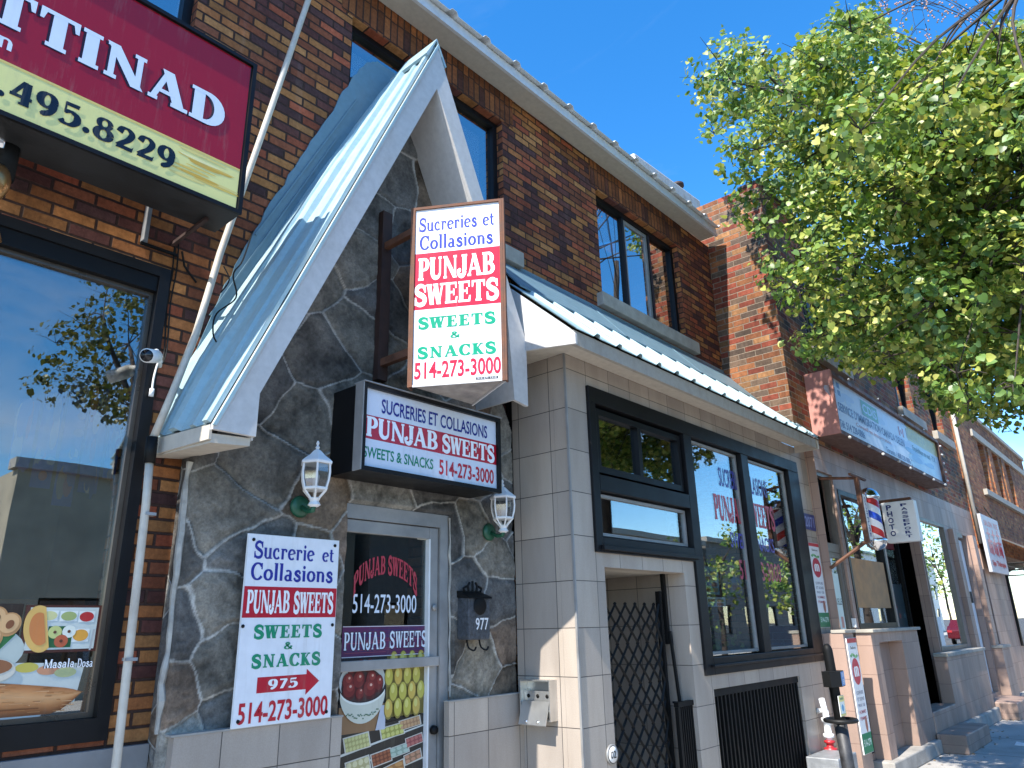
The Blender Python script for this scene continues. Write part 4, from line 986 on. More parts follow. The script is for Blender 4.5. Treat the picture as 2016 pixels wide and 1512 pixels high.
# mailbox
mb_ = empty('mailbox', (3.62, -.22, 1.52), 'ornate black cast mailbox with number 977 on the stone right of the door', 'mailbox')
m = MB(); m.prism([(3.515,1.535),(3.70,1.535),(3.708,1.56),(3.708,1.80),(3.507,1.80),(3.507,1.56)], 'y', -.262, -.153); m.build('body', plain('cast_black', (.055,.062,.072), .38, var=.6, scale=45, bump=1.), mb_, bevel=.008)
m = MB(); m.hexa([(3.50,-.28,1.79),(3.715,-.28,1.79),(3.715,-.153,1.80),(3.50,-.153,1.80),(3.50,-.272,1.803),(3.715,-.272,1.803),(3.715,-.153,1.845),(3.50,-.153,1.845)])
m.lathe((3.607,-.266,1.745), [(.058,0),(.058,-.006),(.045,-.010)], 18, 'y'); m.build('lid', M['iron'], mb_, bevel=.004)
m = MB()
for a, b_ in ((-.06,.02),(-.03,.045),(0,.055),(.03,.045),(.06,.02)): m.tube(spline([(3.607+a*1.2,-.20,1.838),(3.607+a*1.4,-.20,1.845+b_*.6),(3.607+a*.9,-.20,1.85+b_)], 4), .008, 6)
m.build('crest', M['iron'], mb_)
for x in (3.55, 3.665): MB().tube(spline([(x,-.20,1.54),(x-.004,-.22,1.49),(x+.02,-.245,1.47),(x+.04,-.245,1.49)], 4), .006, 6).build('newspaper_hook', M['iron'], mb_)
Print((3.54, -.2625, 1.595), base=.001).text(sans_text('977', .01), .03, .15, 0, .075, 'e6e6e6', 0).build('lettering', mb_)

# ash bin on the pillar
ab = empty('ash_bin', (4.06, -.36, 1.0), 'small stainless steel wall ashtray with three holes and a tilted flap on the tiled pillar', 'ashtray')
m = MB(); X0, X1 = 4.022, 4.099
m.box(X0, X1, -.490, -.482, 1.02, 1.27); m.box(X0, X1, -.238, -.230, 1.02, 1.27); m.box(X0, X1, -.481, -.239, 1.262, 1.27); m.box(X0, X1, -.481, -.239, 1.02, 1.028); m.box(X1-.006, X1, -.481, -.239, 1.029, 1.261)
m.build('housing', M['steel'], ab)
m = MB(); m.box(X0+.035, X0+.041, -.480, -.240, 1.125, 1.20); m.build('hole_plate', M['steel'], ab)
m = MB()
for y in (-.44, -.36, -.28): m.lathe((X0+.034, y, 1.168), [(.013,0),(.013,-.002)], 12, 'x')
m.build('ash_hole', M['iron'], ab)
m = MB(); m.hexa([(X0-.035,-.478,.995),(X0-.030,-.242,.995),(X0+.012,-.242,1.135),(X0+.012,-.478,1.135),(X0-.038,-.478,1.0),(X0-.033,-.242,1.0),(X0+.008,-.242,1.14),(X0+.008,-.478,1.14)]); m.build('flap', M['steel'], ab)
for y in (-.41, -.31): MB().lathe((X0-.032, y, 1.018), [(.010,0),(.010,-.004),(.006,-.008)], 10, 'x').build('rivet', M['chrome'], ab)

# camera, cables, conduit
cm = empty('security_camera', (1.42, -.12, 2.93), 'small white bullet security camera on the wall between the shop window and the blue roof', 'security camera')
ax = Vector((-.62,-.66,-.30)).normalized(); c0 = Vector((1.425,-.10,2.955))
MB().tube([c0, c0+ax*.115], [.034,.036], 16).build('body', M['white'], cm)
MB().tube([c0+ax*.112, c0+ax*.119], .031, 16).build('lens', plain('lens_black', (.008,.008,.01), .08, bump=0), cm)
MB().tube([c0+ax*.03+Vector((.01,0,.03)), Vector((1.475,-.03,2.96)), Vector((1.485,-.003,2.94))], .014, 8).build('mount', M['white'], cm)
MB().tube(spline([(1.44,-.05,2.97),(1.47,-.04,2.99),(1.46,-.035,2.92),(1.452,-.04,2.86),(1.45,-.045,2.80)], 5), .005, 6).build('cable', M['white'], cm)
MB().tube([(1.45,-.045,2.80),(1.449,-.045,2.76)], .012, 8).build('plug', M['white'], cm)
cb = MB()
for dx_ in (0, .022): cb.tube(spline([(1.475+dx_,-.012,3.66),(1.482+dx_,-.012,3.5),(1.478+dx_*.8,-.012,3.3),(1.495+dx_*.6,-.014,3.05),(1.49,-.03,2.95)], 5), .0045, 5)
tag(cb.build('cable', M['iron'], None, (1.48,-.01,3.3)), 'pair of thin dark cables running down the brick to the white camera', 'cable')
cd = empty('conduit', (1.48, -.13, 0), 'weathered cream pipe climbing the wall from the pavement and leaning across the blue gable roof', 'pipe')
lowp = [(1.487,-.13,0),(1.485,-.13,1.05),(1.462,-.13,2.2),(1.45,-.13,2.44)]
upp = [(1.448,-.13,2.50),(1.52,-.13,2.78),(1.60,-.13,3.12),(1.68,-.13,3.63),(1.90,-.13,4.75),(2.10,-.12,5.78),(2.19,-.10,6.30)]
MB().tube(lowp, .019, 10).build('lower_pipe', M['pipe'], cd); MB().tube(upp, .019, 10).build('upper_pipe', M['pipe'], cd)
MB().tube([(1.452,-.13,2.40),(1.449,-.13,2.53)], .027, 10).build('coupling', M['iron'], cd)
m = MB()
for z in (1.5, 2.15): m.box(1.458, 1.508, -.152, -.107, z, z+.014)
m.build('clip', M['galv'], cd)
cb = MB(); cb.tube(spline([(1.86,-.13,3.85),(1.80,-.16,3.62),(1.74,-.19,3.50),(1.78,-.17,3.38),(1.68,-.17,3.25),(1.66,-.20,3.12),(1.70,-.20,3.06)], 6), .0045, 6)
cb.tube(spline([(1.70,-.15,3.55),(1.73,-.17,3.47),(1.69,-.17,3.38)], 6), .004, 6)
tag(cb.build('cable', M['iron'], None, (1.8,-.15,3.4)), 'loose black cable looping from the pipe over the lower blue roof', 'cable')

# posters on the door
po = Print((0, -.0705, 0), base=.001)
po.rect(2.672, 3.318, 1.462, 1.632, '5a2350'); rn = random.Random(2)
for i in range(46):
    z = 1.466+.162*rn.random(); x = 2.68+.5*rn.random(); po.rect(x, min(x+.1+.3*rn.random(), 3.316), z, z+.002+.003*rn.random(), rn.choice(['3c2a5e','6d2848','7d3350','44245c','8a4458']) if z < 1.57 else rn.choice(['2e2358','3c2a62','4a2a60']), 1)
po.rect(2.672, 3.318, 1.460, 1.465, 'd8d0d8', 2); po.rect(2.672, 3.318, 1.628, 1.632, 'd8d0d8', 2)
o = serif_text('PUNJAB', T=.20, N=.09, S=.05, gap=.12); q = serif_text('SWEETS', T=.20, N=.09, S=.05, gap=.12)
for dx_, dz, c_, l_ in ((-.004,0,'1a1426',2), (.004,0,'1a1426',2), (0,-.005,'1a1426',2), (0,.004,'1a1426',2), (0,0,'dfe6f0',4)):
    po.text(o, 2.685+dx_, 2.985+dx_, 1.497+dz, 1.598+dz, c_, l_); po.text(q, 3.02+dx_, 3.312+dx_, 1.500+dz, 1.602+dz, c_, l_)
tag(po.build('banner', None, None), 'purple banner strip with white serif letters pasted across the shop door glass', 'banner')
po = Print((0, -.0705, 0), base=.001)
po.rect(2.672, 3.0, 1.06, 1.458, '24242a'); po.rect(2.672, 3.0, 1.06, 1.20, '8a6a4a', 1)
po.ell(2.83, 1.33, .165, .115, 'b7c2c4', 2, 28); po.ell(2.83, 1.30, .150, .10, '3a2a2c', 3, 28)

for a, b_, r1, r2 in ((2.745,1.395,.028,.03),(2.81,1.41,.03,.042),(2.875,1.41,.032,.042),(2.725,1.33,.042,.05),(2.80,1.335,.045,.055),(2.89,1.335,.042,.05),(2.945,1.31,.034,.05),(2.735,1.285,.048,.05),(2.88,1.285,.052,.055),(2.81,1.26,.032,.035)):
    po.ell(a, b_, r1, r2, '4a1418', 6, 16); po.ell(a-.002, b_+.006, r1*.86, r2*.82, '6e2022', 7, 16); po.ell(a+.004, b_+.016, r1*.5, r2*.42, '8a3430', 8, 14); po.ell(a+.006, b_+.022, r1*.18, r2*.14, 'd6b0a0', 9, 10)
fr = [(2.83+.163*math.cos(math.radians(a)), 1.30+.085*math.sin(math.radians(a))) for a in range(195, 346, 10)]; bo_ = [(2.83+.163*math.cos(math.radians(a)), 1.28+.175*math.sin(math.radians(a))) for a in range(350, 189, -10)]
po.poly(fr+bo_, 'c6c9ba', 11); po.poly(fr+[(x_, z_-.012) for x_, z_ in fr[::-1]], 'e0e3da', 12)
for i in range(26): po.ell(2.72+i*.0088, 1.165-.022*math.sin(i/25*math.pi)+rn.uniform(-.012,.012), .006, .004, '5f7a62', 13, 8)
po.poly([(2.93,1.06),(3.0,1.06),(3.0,1.19),(2.965,1.19)], 'b7bcc8', 5)
tag(po.build('poster', None, None), 'poster on the door showing a white bowl of dark red sweet balls', 'poster')
po = Print((0, -.0705, 0), base=.001); po.rect(3.003, 3.318, 1.12, 1.458, '6b6028')
for r_ in range(4):
    for c_ in range(5):
        a, b_ = 3.02+c_*.072+(.036 if r_ % 2 else 0), 1.135+r_*.088
        if a > 3.29: continue
        po.ell(a, b_+.03, .033, .058, '7f7436', 1+(3-r_)*3, 16); po.ell(a, b_+.034, .029, .050, 'b8b04e' if (r_+c_) % 3 else 'c4a850', 2+(3-r_)*3, 16); po.ell(a-.006, b_+.05, .014, .024, 'cfc972', 3+(3-r_)*3, 12)
tag(po.build('poster', None, None), 'poster on the door showing rows of yellow oval sweets', 'poster')
po = Print((0, -.0705, 0), base=.001); po.rect(2.672, 3.318, .60, 1.06, '2a2824'); po.poly([(2.672,1.06),(3.318,1.06),(3.318,1.118),(2.672,1.062)], '2a2824', 0)
def tray(x, z, w_, h_, c1, c2, ang, nb, l=3):
    ca, sa = math.cos(ang), math.sin(ang)
    T_ = lambda a, b_: (x+a*w_*ca-.25*b_*h_, z+a*w_*sa+b_*h_)
    po.poly([T_(-.03,-.06), T_(1.03,-.06), T_(1.03,1.05), T_(-.03,1.05)], 'c9c6ba', l); po.poly([T_(.02,.02), T_(.98,.02), T_(.98,.96), T_(.02,.96)], c1, l+1)
    for i in range(nb[0]):
        for j in range(nb[1]):
            a, b_ = T_((i+.5)/nb[0], (j+.5)/nb[1]); po.ell(a, b_, w_/nb[0]*.42, h_/nb[1]*.42, c2, l+2, 9)
for z, sl in ((.98,.05), (.90,.05), (.80,.05), (.70,.06)): po.poly([(2.675,z-.035),(3.316,z+.07),(3.316,z+.078),(2.675,z-.022)], 'c9cbc4', 2)
tray(2.73,.965,.17,.075,'a8a468','c6c486',.10,(7,3)); tray(2.98,1.005,.17,.06,'9a9a4c','c4c470',.10,(5,2)); tray(3.12,1.04,.16,.05,'a07a5a','c09a70',.12,(6,2))
tray(2.75,.835,.16,.08,'b0a878','d0caa0',.13,(4,2)); tray(2.92,.87,.14,.065,'6e3a26','96583a',.14,(5,3)); tray(3.05,.90,.14,.05,'8aa090','a8bcae',.14,(3,2)); tray(3.17,.94,.13,.05,'8e4a4a','b06a62',.16,(4,2))
tray(2.70,.81,.05,.075,'9a4a2a','c06a3a',.13,(2,3)); tray(2.84,.715,.18,.085,'a0a03c','d2cc4e',.18,(6,4)); tray(3.01,.795,.15,.06,'9a6a3a','ba8a52',.2,(2,2)); tray(3.16,.85,.13,.05,'8a6a50','b8886a',.2,(3,2))
tray(2.70,.665,.13,.08,'8a4a26','c2813e',.2,(4,4))
po.poly([(2.672,.60),(2.98,.60),(2.98,.655),(2.672,.655)], '4f7d78', 8); po.poly([(2.99,.60),(3.318,.60),(3.318,.70),(2.99,.655)], 'c8ccce', 8)
po.poly([(3.03,.60),(3.08,.665),(3.12,.64),(3.17,.67),(3.21,.64),(3.29,.66),(3.318,.60)], '8a4e30', 9)
tag(po.build('poster', None, None), 'poster low on the door showing stepped glass shelves with trays of sweets', 'poster')
# arched lettering and phone number on the glass
po = Print((0, -.0705, 0), base=.001); A1 = serif_text('PUNJAB SWEETS', T=.27, N=.11, S=.06, gap=.06)
def arch(x, y):
    t = x*2-1; return (2.735+.497*x, 1.835+.175*math.sqrt(max(0, 1-t*t*.96))-.02+(y-.5)*(.125+.01*abs(t)))
po.text(A1, 0, 1, 0, 1, 'b03644', 0, arch); po.build('lettering', dr)
Print((0, -.0705, 0), base=.001).text(sans_text('514-273-3000', .006), 2.735, 3.228, 1.705, 1.815, 'd9e2ec', 0).build('lettering', dr)
p = Print((0, -.0705, 0), base=.001); p.rect(3.225, 3.305, 2.165, 2.21, 'c9c6ba'); p.text(sans_text('Entrée', .01), 3.232, 3.262, 2.186, 2.203, '303030', 1); p.build('sticker', dr)

# lettering on the bay glass
p = Print((0, -.6385, 0), base=.001)
for a0, a1, b0, b1, s_, c_, kind in ((6.52,7.62,2.845,3.03,'SUCRERIES COLLASIONS','3a3a98',0), (6.36,7.72,2.50,2.77,'PUNJAB  SWEETS','b23a4a',1), (6.62,7.62,2.275,2.42,'SWEETS  SNACKS','4a4aa0',0), (6.74,7.70,1.985,2.17,'514-273-3000','a8465a',0)):
    p.text(sans_text(s_, .012) if not kind else serif_text(s_, **PUN), a0, a1, b0, b1, c_, 0)
p.build('lettering', bw)
for x0, z0, w_, h_, c_, rows in ((6.02,1.84,.30,.24,'7f9a9a',4), (6.36,1.86,.42,.26,'8a7a68',3), (6.05,1.74,.36,.08,'c8ccd2',2)):
    p = Print((0, -.622, 0), base=.001); p.rect(x0, x0+w_, z0, z0+h_, c_)
    for i in range(rows*2): p.rect(x0+w_*(.08+.45*(i % 2)), x0+w_*(.45+.45*(i % 2)), z0+h_*(.1+.8*(i//2)/rows), z0+h_*(.1+.8*(i//2+.7)/rows), ['a04a38','b89a4a','4a6a8a','7a3a30'][(i+rows) % 4], 1)
    tag(p.build('window_poster', None, None), {4:'pale blue-green menu sheet taped inside the bay window',3:'wide food photo poster inside the bay window beside the menu sheet',2:'narrow white notice strip below the menu sheet in the bay window',1:'dark olive notice low inside the bay window'}[rows], 'poster')

# food pictures in the left shop window
G0 = (-.012, .049, 0)
po = Print(G0, base=.001); po.rect(1.10, 1.412, 1.545, 1.745, '4a2018'); po.rect(1.118, 1.398, 1.557, 1.735, 'bfc9c6', 1)
for a, b_, r1, r2, c_ in ((1.195,1.70,.036,.022,'c6c690'),(1.275,1.698,.036,.022,'9aa86a'),(1.35,1.695,.034,.024,'b0282c'),(1.335,1.615,.036,.028,'d59a3c')): po.rect(a-r1, a+r1, b_-r2, b_+r2, 'd9dfdc', 2); po.ell(a, b_, r1*.9, r2*.9, c_, 3)
po.rect(1.20, 1.30, 1.565, 1.655, '1e5a32', 2)
for a, b_, c_ in ((1.228,1.63,'b9c07a'),(1.285,1.632,'d6dcd2'),(1.258,1.592,'b0583a')): po.ell(a, b_, .028, .027, c_, 4); po.ell(a, b_, .007, .007, '5a3020', 5, 8)
po.ell(1.165, 1.645, .062, .10, 'd3ab5e', 4, 24, 12, 60, 300); po.ell(1.165, 1.645, .04, .07, 'c47a42', 5, 24, 12, 60, 300)
po.poly([(1.378,1.55),(1.386,1.55),(1.392,1.64),(1.384,1.64)], 'a9aeb0', 6)
tag(po.build('poster', None, None), 'food picture of a white compartment tray with dips in the left shop window', 'poster')
po = Print(G0, base=.001); po.rect(.70, 1.09, 1.47, 1.75, '26180f'); po.ell(.95, 1.56, .17, .10, 'aeb9b4', 1, 28); po.poly([(.98,1.62),(1.085,1.70),(1.075,1.62),(1.0,1.53)], '2c6a38', 2)
for a, b_ in ((.99,1.69),(.92,1.66),(1.045,1.665),(.985,1.61),(.90,1.58)): po.ell(a, b_, .046, .05, 'b98a5a', 3, 20, -25); po.ell(a, b_+.004, .037, .04, 'cfa676', 4, 20, -25); po.ell(a+.004, b_, .015, .019, '7a4a2c', 5, 14, -25)
po.ell(1.0, 1.48, .10, .05, 'c5c2b6', 6, 24); po.ell(1.0, 1.495, .085, .032, '8a5a3a', 7, 24)
tag(po.build('poster', None, None), 'food picture of ring-shaped fried doughnuts in the left shop window', 'poster')
po = Print((-.02, .049, .035), base=.001); po.poly([(.75,1.27),(1.36,1.30),(1.38,1.46),(.75,1.49)], 'b9c2bf'); po.poly([(.9,1.245),(1.22,1.245),(1.27,1.285),(.9,1.30)], 'c9cfce', 0)
for a, b_, c_ in ((1.15,1.452,'b8ac50'),(1.235,1.438,'c08a6a'),(1.305,1.425,'aeb482')): po.ell(a, b_, .045, .020, c_, 1)
rn = random.Random(17); cs_ = [(112,66,34),(150,94,52),(176,118,70),(196,142,92),(204,154,106),(196,142,92),(178,120,74),(150,96,56)]
top_ = lambda x: 1.425-.075*max(0, (x-.74)/.65)**1.3-.012*max(0, (x-1.30)/.09)**2; bot_ = lambda x: 1.262-.006*(x-.74)+.085*max(0, (x-1.27)/.12)**1.6
N_ = 24
for j in range(N_):
    f0, f1 = j/N_, (j+1)/N_; q = f0*(len(cs_)-1.01); i0 = int(q); c_ = tuple((cs_[i0][m_]+(cs_[i0+1][m_]-cs_[i0][m_])*(q-i0))/255 for m_ in range(3))
    xs_ = [.74+.65*i/16 for i in range(17)]
    po.poly([(x, bot_(x)+(top_(x)-bot_(x))*f0) for x in xs_]+[(x, bot_(x)+(top_(x)-bot_(x))*f1) for x in xs_[::-1]], c_, 2)
for i in range(70):
    x = .75+.58*rn.random(); f0 = .05+.9*rn.random(); z = bot_(x)+(top_(x)-bot_(x))*f0; l_ = .01+.04*rn.random(); po.poly([(x,z),(x+l_,z-.002),(x+l_,z+.0015),(x,z+.002)], rn.choice(['a06a3c','c8986a','b07a48','d0a478','8e5a30']), 5)
po.poly([(.74,1.300),(1.0,1.292),(1.22,1.288),(1.22,1.284),(1.0,1.285),(.74,1.290)], '7a4824', 7)
T1 = serif_text('Masala', T=.17, N=.09, S=.05, gap=.05); T2 = serif_text('Dosa', T=.17, N=.09, S=.05, gap=.05)
for dx_, c_, l_ in ((.003,'141414',6), (-.003,'141414',6), (0,'e8eef4',8)): po.text(T1, 1.215+dx_, 1.335+dx_, 1.444, 1.482, c_, l_); po.text(T2, 1.348+dx_, 1.412+dx_, 1.442, 1.480, c_, l_)
tag(po.build('poster', None, None), 'food picture of a long rolled brown crepe in the left shop window', 'poster')
# five-piece picture on the restaurant wall
rn = random.Random(9)
for i, (a, h) in enumerate(((1.14,.40),(1.265,.60),(1.39,.78),(1.515,.60),(1.64,.40))):
    p = Print((a, 1.0, 2.72-h/2), base=.001); p.rect(0, .105, 0, h, '2a3f86')
    for k_ in range(14): p.ell(.015+.075*rn.random(), h*(.06+.88*rn.random()), .01+.02*rn.random(), .02+.10*rn.random(), rn.choice(['4a4a8a','8a6a5a','a08a7a','9a4a4a','2a3a7a']), 1+k_ % 3, 10)
    ob = p.build('picture', None, None)
    tag(ob, ['blue narrow wall picture seen through the shop window, short outer left piece', 'tall blue wall picture seen through the shop window, left of the tallest piece', 'tallest blue wall picture panel in the middle of the row behind the shop window', 'tall blue wall picture seen through the shop window, right of the tallest piece', 'blue narrow wall picture seen through the shop window, short outer right piece'][i], 'picture', 'five-piece picture on the restaurant wall')
ch = empty('dining_chair', (1.5, 1.2, .3), 'dark slatted dining chair standing inside behind the left shop window', 'chair')
wd = plain('dark_wood', (.05,.022,.014), .5, var=.3)
MB().box(1.3, 1.7, 1.0, 1.4, .72, .76).build('seat', wd, ch)
m = MB(); m.box(1.3, 1.34, 1.36, 1.4, .76, 1.3); m.box(1.66, 1.7, 1.36, 1.4, .76, 1.3)
for z in (.95, 1.1, 1.22): m.box(1.34, 1.66, 1.37, 1.39, z, z+.07)
m.build('backrest', wd, ch)
for a, b_ in ((1.3,1.0),(1.66,1.0),(1.3,1.36),(1.66,1.36)): MB().box(a, a+.04, b_, b_+.04, .3, .719).build('leg', wd, ch)
tag(MB().box(1.2, 2.4, 3.0, 3.4, .9, 1.9).build('counter', plain('orange_counter', (.35,.12,.03), .5), None, (1.8,3.2,.9)), 'orange counter at the back of the restaurant seen through the shop window', 'counter')
# ------------------------------------------------------------------ neighbour with tiled shopfront
F = -.787
N = empty('tiled_brick_building', (12.5, 1, 0), 'mixed red brick building with a pink tiled shopfront, right of the grey bay', 'building')
Wa, Wb, Wc = (9.25,10.35,5.0,6.45), (13.25,14.35,4.98,6.4), (15.55,16.55,4.98,6.4)
m = MB(); m.wall(8.30, 17.4, 3.63, 7.0, F, F+.25, [Wa, Wb, Wc]); m.wall(F+.251, 6, 0, 7.0, 8.301, 8.5, axis='x'); m.build('wall', M['brick_r'], N)
MB().box(8.29, 17.41, F-.01, F+.27, 7.001, 7.04).build('coping', M['rust_dark'], N)
for h in (Wa, Wb, Wc):
    w_ = upper_window(N, h, F, mull=(.48, .52), depth=.10)
    MB().box(h[0]-.1, h[1]+.3, F-.09, F+.09, h[2]-.16, h[2]-.002).build('sill', M['sill'], w_)
D1, V1, E2, V2, D3 = (8.79,9.32,.22,3.30), (9.42,10.95,1.50,3.14), (11.05,12.9,.30,3.12), (12.96,14.75,1.13,3.15), (15.35,16.5,.32,3.08)
m = MB(); m.wall(8.781, 17.4, 0, 3.629, F, F+.14, [D1, V1, E2, V2, D3]); m.box(8.301, 8.78, F+.001, F+.10, 3.536, 3.629); m.build('tile_front', M['tile_pink'], N)
# projecting bases, sills and steps
BY = -.95
for q in ((8.46, 8.775, BY+.04, -.682, .1, 1.47), (12.45, 15.0, BY, F-.001, .20, 1.07), (15.02, 15.3, BY+.08, F-.001, .2, 3.1), (16.62, 17.38, BY, F-.001, .2, 1.05), (16.62, 16.9, BY+.08, F-.001, 1.06, 3.1)): MB().box(*q).build('tile_base', M['tile_pink'], N)
m = MB(); m.box(9.25, 9.50, BY, F-.001, .16, 1.46); m.box(10.42, 11.18, BY, F-.001, .16, 1.46); m.box(9.501, 10.419, BY, F-.001, 1.35, 1.46)
m.build('tile_base', M['tile_pink'], N)
for q in ((8.45, 8.80, BY+.01, F-.002, 1.471, 1.505), (9.22, 11.22, BY-.04, F-.002, 1.461, 1.497), (12.42, 15.03, BY-.03, F-.002, 1.071, 1.12), (16.6, 17.4, BY-.03, F-.002, 1.051, 1.10)): MB().box(*q).build('ledge', M['sill'], N, bevel=.006)
for q in ((9.1, 11.1, -1.02, F-.002, 0, .158), (12.47, 15.05, -1.0, F-.002, 0, .198), (16.55, 20, -1.0, F-.002, 0, .17), (8.44, 8.80, -1.0, -.7, 0, .098)): MB().box(*q).build('footing', M['concrete'], N, bevel=.015)
for q in ((11.2, 12.44, -.96, F+.1, 0, .46), (11.12, 12.46, -1.30, -.961, 0, .22), (15.1, 16.5, -1.25, F+.1, 0, .26)): MB().box(*q).build('step', M['tile_pink'], N, bevel=.012)
room(8.785, 17.3, F+.141, 3.5, .1, 3.5, 'interior', M['dark'], N)
m = MB(); m.box(9.51, 10.41, -.77, -.76, .1, 1.35); m.build('basement_dark_sheet', M['iron'], N)  # black sheet stands in for the darkness of the recessed basement opening
# door 1
dm = plain('taupe_aluminium', (.17,.145,.12), .45, .2)
m = MB().frame(D1[0], D1[1], D1[2], D1[3], F+.03, F+.10, .05); m.box(D1[0]+.051, D1[1]-.051, F+.035, F+.095, 2.36, 2.46); d1 = m.build('door', dm, N)
m = MB().frame(D1[0]+.052, D1[1]-.052, .25, 2.355, F+.04, F+.09, .06); m.build('door_leaf', dm, d1)
MB().box(D1[0]+.10, D1[1]-.10, F+.06, F+.066, .3, 2.3).build('pane', M['glass'], d1)
MB().box(D1[1]-.045, D1[1]-.005, F-.01, F+.029, 1.52, 1.62).build('intercom', M['white'], d1)
p = Print((D1[0]+.11, F+.058, 0), base=.001); p.rect(0, .24, 1.5, 2.12, 'cfe0dc'); p.text(sans_text('RUELLE', .01), .02, .23, 1.77, 1.84, '2a3a34', 1); p.rect(.12, .2, 1.52, 1.64, 'c08a80', 1); p.build('notice', d1)
# window 1
m = MB().frame(V1[0], V1[1], V1[2], V1[3], F-.01, F+.09, .06); v1 = m.build('shop_window', M['black'], N)
MB().box(V1[0]+.05, V1[1]-.05, F+.045, F+.05, V1[2]+.05, V1[3]-.05).build('pane', M['glass'], v1)
MB().box(V1[0]+.10, V1[1]-.10, F+.01, F+.035, 1.74, 2.32).build('plywood_board', M['plywood'], v1)
# entrance 2 with dark glazed frame
m = MB().frame(E2[0], E2[1], E2[2], E2[3], F+.30, F+.38, .07); m.box(E2[0]+.9, E2[0]+.98, F+.305, F+.375, .371, 3.049); m.box(E2[0]+.071, E2[0]+.899, F+.305, F+.375, 1.0, 1.05)
e2 = m.build('door', M['black'], N); MB().box(E2[0]+.06, E2[1]-.06, F+.34, F+.345, .36, 3.06).build('pane', glass_mat('dark_glass', .06, (.25,.28,.3)), e2)
for q in ((11.15,11.85,1.15,2.0,'1d3a44'),(12.1,12.7,1.2,2.1,'123038'),(11.2,12.7,2.62,2.95,'7a1c1e')):
    p = Print((q[0], F+.325, q[2]), base=.001); p.rect(0, q[1]-q[0], 0, q[3]-q[2], q[4])
    for i in range(12): p.ell((q[1]-q[0])*random.Random(i).random(), (q[3]-q[2])*random.Random(i+50).random(), .05, .04, ['2f5a64','3f6a70','1a2a30','8a3a30'][i % 4], 1, 8)
    p.build('window_print', e2)
m = MB().frame(V2[0], V2[1], V2[2], V2[3], F-.01, F+.09, .055); v2 = m.build('shop_window', dm, N)
MB().box(V2[0]+.05, V2[1]-.05, F+.03, F+.036, V2[2]+.05, V2[3]-.05).build('pane', glass_mat('shop_mirror_glass', .5), v2)
MB().box(V2[0]+.06, V2[0]+.42, F+.018, F+.022, 1.2, 1.62).build('notice', M['white'], v2)
m = MB().box(D3[0]+.01, D3[1]-.01, F+.10, F+.14, .32, 3.0); d3 = m.build('door', M['white'], N)
MB().box(D3[0]+.05, D3[1]-.5, F-.03, F+.099, 3.0, 3.079).build('door_lintel', dm, d3); MB().box(D3[0]+.55, D3[0]+.85, F+.05, F+.099, 1.85, 2.05).build('letter_box', M['iron'], d3)
# white peeling roof parapet behind
m = MB(); m.hexa([(7.9,.75,6.6),(9.9,.75,6.6),(9.9,1.2,6.6),(7.9,1.2,6.6),(7.9,.75,8.02),(9.9,.75,8.14),(9.9,1.2,8.14),(7.9,1.2,8.02)]); 
tag(m.build('roof_parapet', streak_metal('peeling_white_metal', (.46,.46,.46), (.28,.20,.15), .8, .5), None, (8.9,1,6.6), bevel=.03), 'peeling white metal parapet showing above the eave where the two brick roofs meet', 'parapet')
tag(MB().lathe((9.55,.95,8.10), [(.06,0),(.06,.22),(.10,.22),(.10,.27),(.03,.31)], 12).build('roof_vent', M['rust_dark'], None, (9.55,.95,8.10)), 'small dark vent pipe on the white roof parapet beside the tree', 'vent')

# long sign box
sb = empty('sign_box', (11.3, -.9, 3.7), 'long pink and brown sign box with pale blue printed panels above the tiled shopfront', 'sign')
X0, X1, za, zb, yf = 8.90, 14.05, 3.70, 4.50, -1.09
MB().box(X0-.03, X0, yf-.02, F-.001, za, zb).build('end_panel', M['pinkmetal'], sb)
m = MB(); m.box(X0+.001, X1, yf+.03, F-.001, za, zb-.02); m.box(X0+.001, X1, yf-.015, yf+.029, zb-.05, zb); m.box(X0+.001, X1, yf-.015, yf+.029, za, za+.05); m.box(X1+.001, X1+.06, yf-.015, F-.001, za, zb); m.build('cabinet', M['brownmetal'], sb)
p = Print((0, yf+.029, 0), base=.002); p.rect(8.93, 12.18, za+.055, zb-.055, 'cfd2d8'); p.rect(12.2, 14.03, za+.055, zb-.055, 'b0c2ce'); p.rect(12.2, 14.03, 4.20, zb-.055, 'b8aa68', 1)
rn = random.Random(12)
for i in range(30): p.ell(8.98+3.1*rn.random(), 3.80+.6*rn.random(), .10+.3*rn.random(), .03+.06*rn.random(), rn.choice(['b4bfd6','ced4e0','b9c6d6','d2d6dc']), 1, 12)
for i in range(14): p.ell(12.3+1.6*rn.random(), 3.80+.3*rn.random(), .2+.2*rn.random(), .02+.04*rn.random(), rn.choice(['6f9cc2','8fb2cc','9fc0d0']), 1, 12)
p.build('face', sb)
p = Print((0, yf+.029, 0), base=.0045)
p.text(sans_text("SERVICE D'IMMIGRATION CANADA DELEN", .02), 9.1, 11.95, 4.03, 4.15, '2c2a6a', 0)
p.rect(10.05, 10.75, 4.17, 4.38, '3f8a4a', 0); p.text(sans_text('CDIS', .03), 10.10, 10.70, 4.21, 4.34, 'b9cbd8', 1)
p.text(sans_text('Tél: 514 228-0886', .02), 9.05, 10.0, 3.82, 3.92, '343a7a', 0); p.text(sans_text('Toronto: 1 888 228-0886', .02), 10.9, 12.1, 3.80, 3.88, '343a7a', 0)
p.text(sans_text('Conseil en immigration', .02), 9.7, 11.2, 3.93, 4.0, 'c07a6a', 0)
p.rect(11.75, 11.82, 4.19, 4.33, 'b03038', 0); p.rect(11.82, 11.94, 4.19, 4.33, 'd8dce2', 0); p.rect(11.94, 12.01, 4.19, 4.33, 'b03038', 0); p.ell(11.88, 4.26, .035, .04, 'b03038', 1, 8)
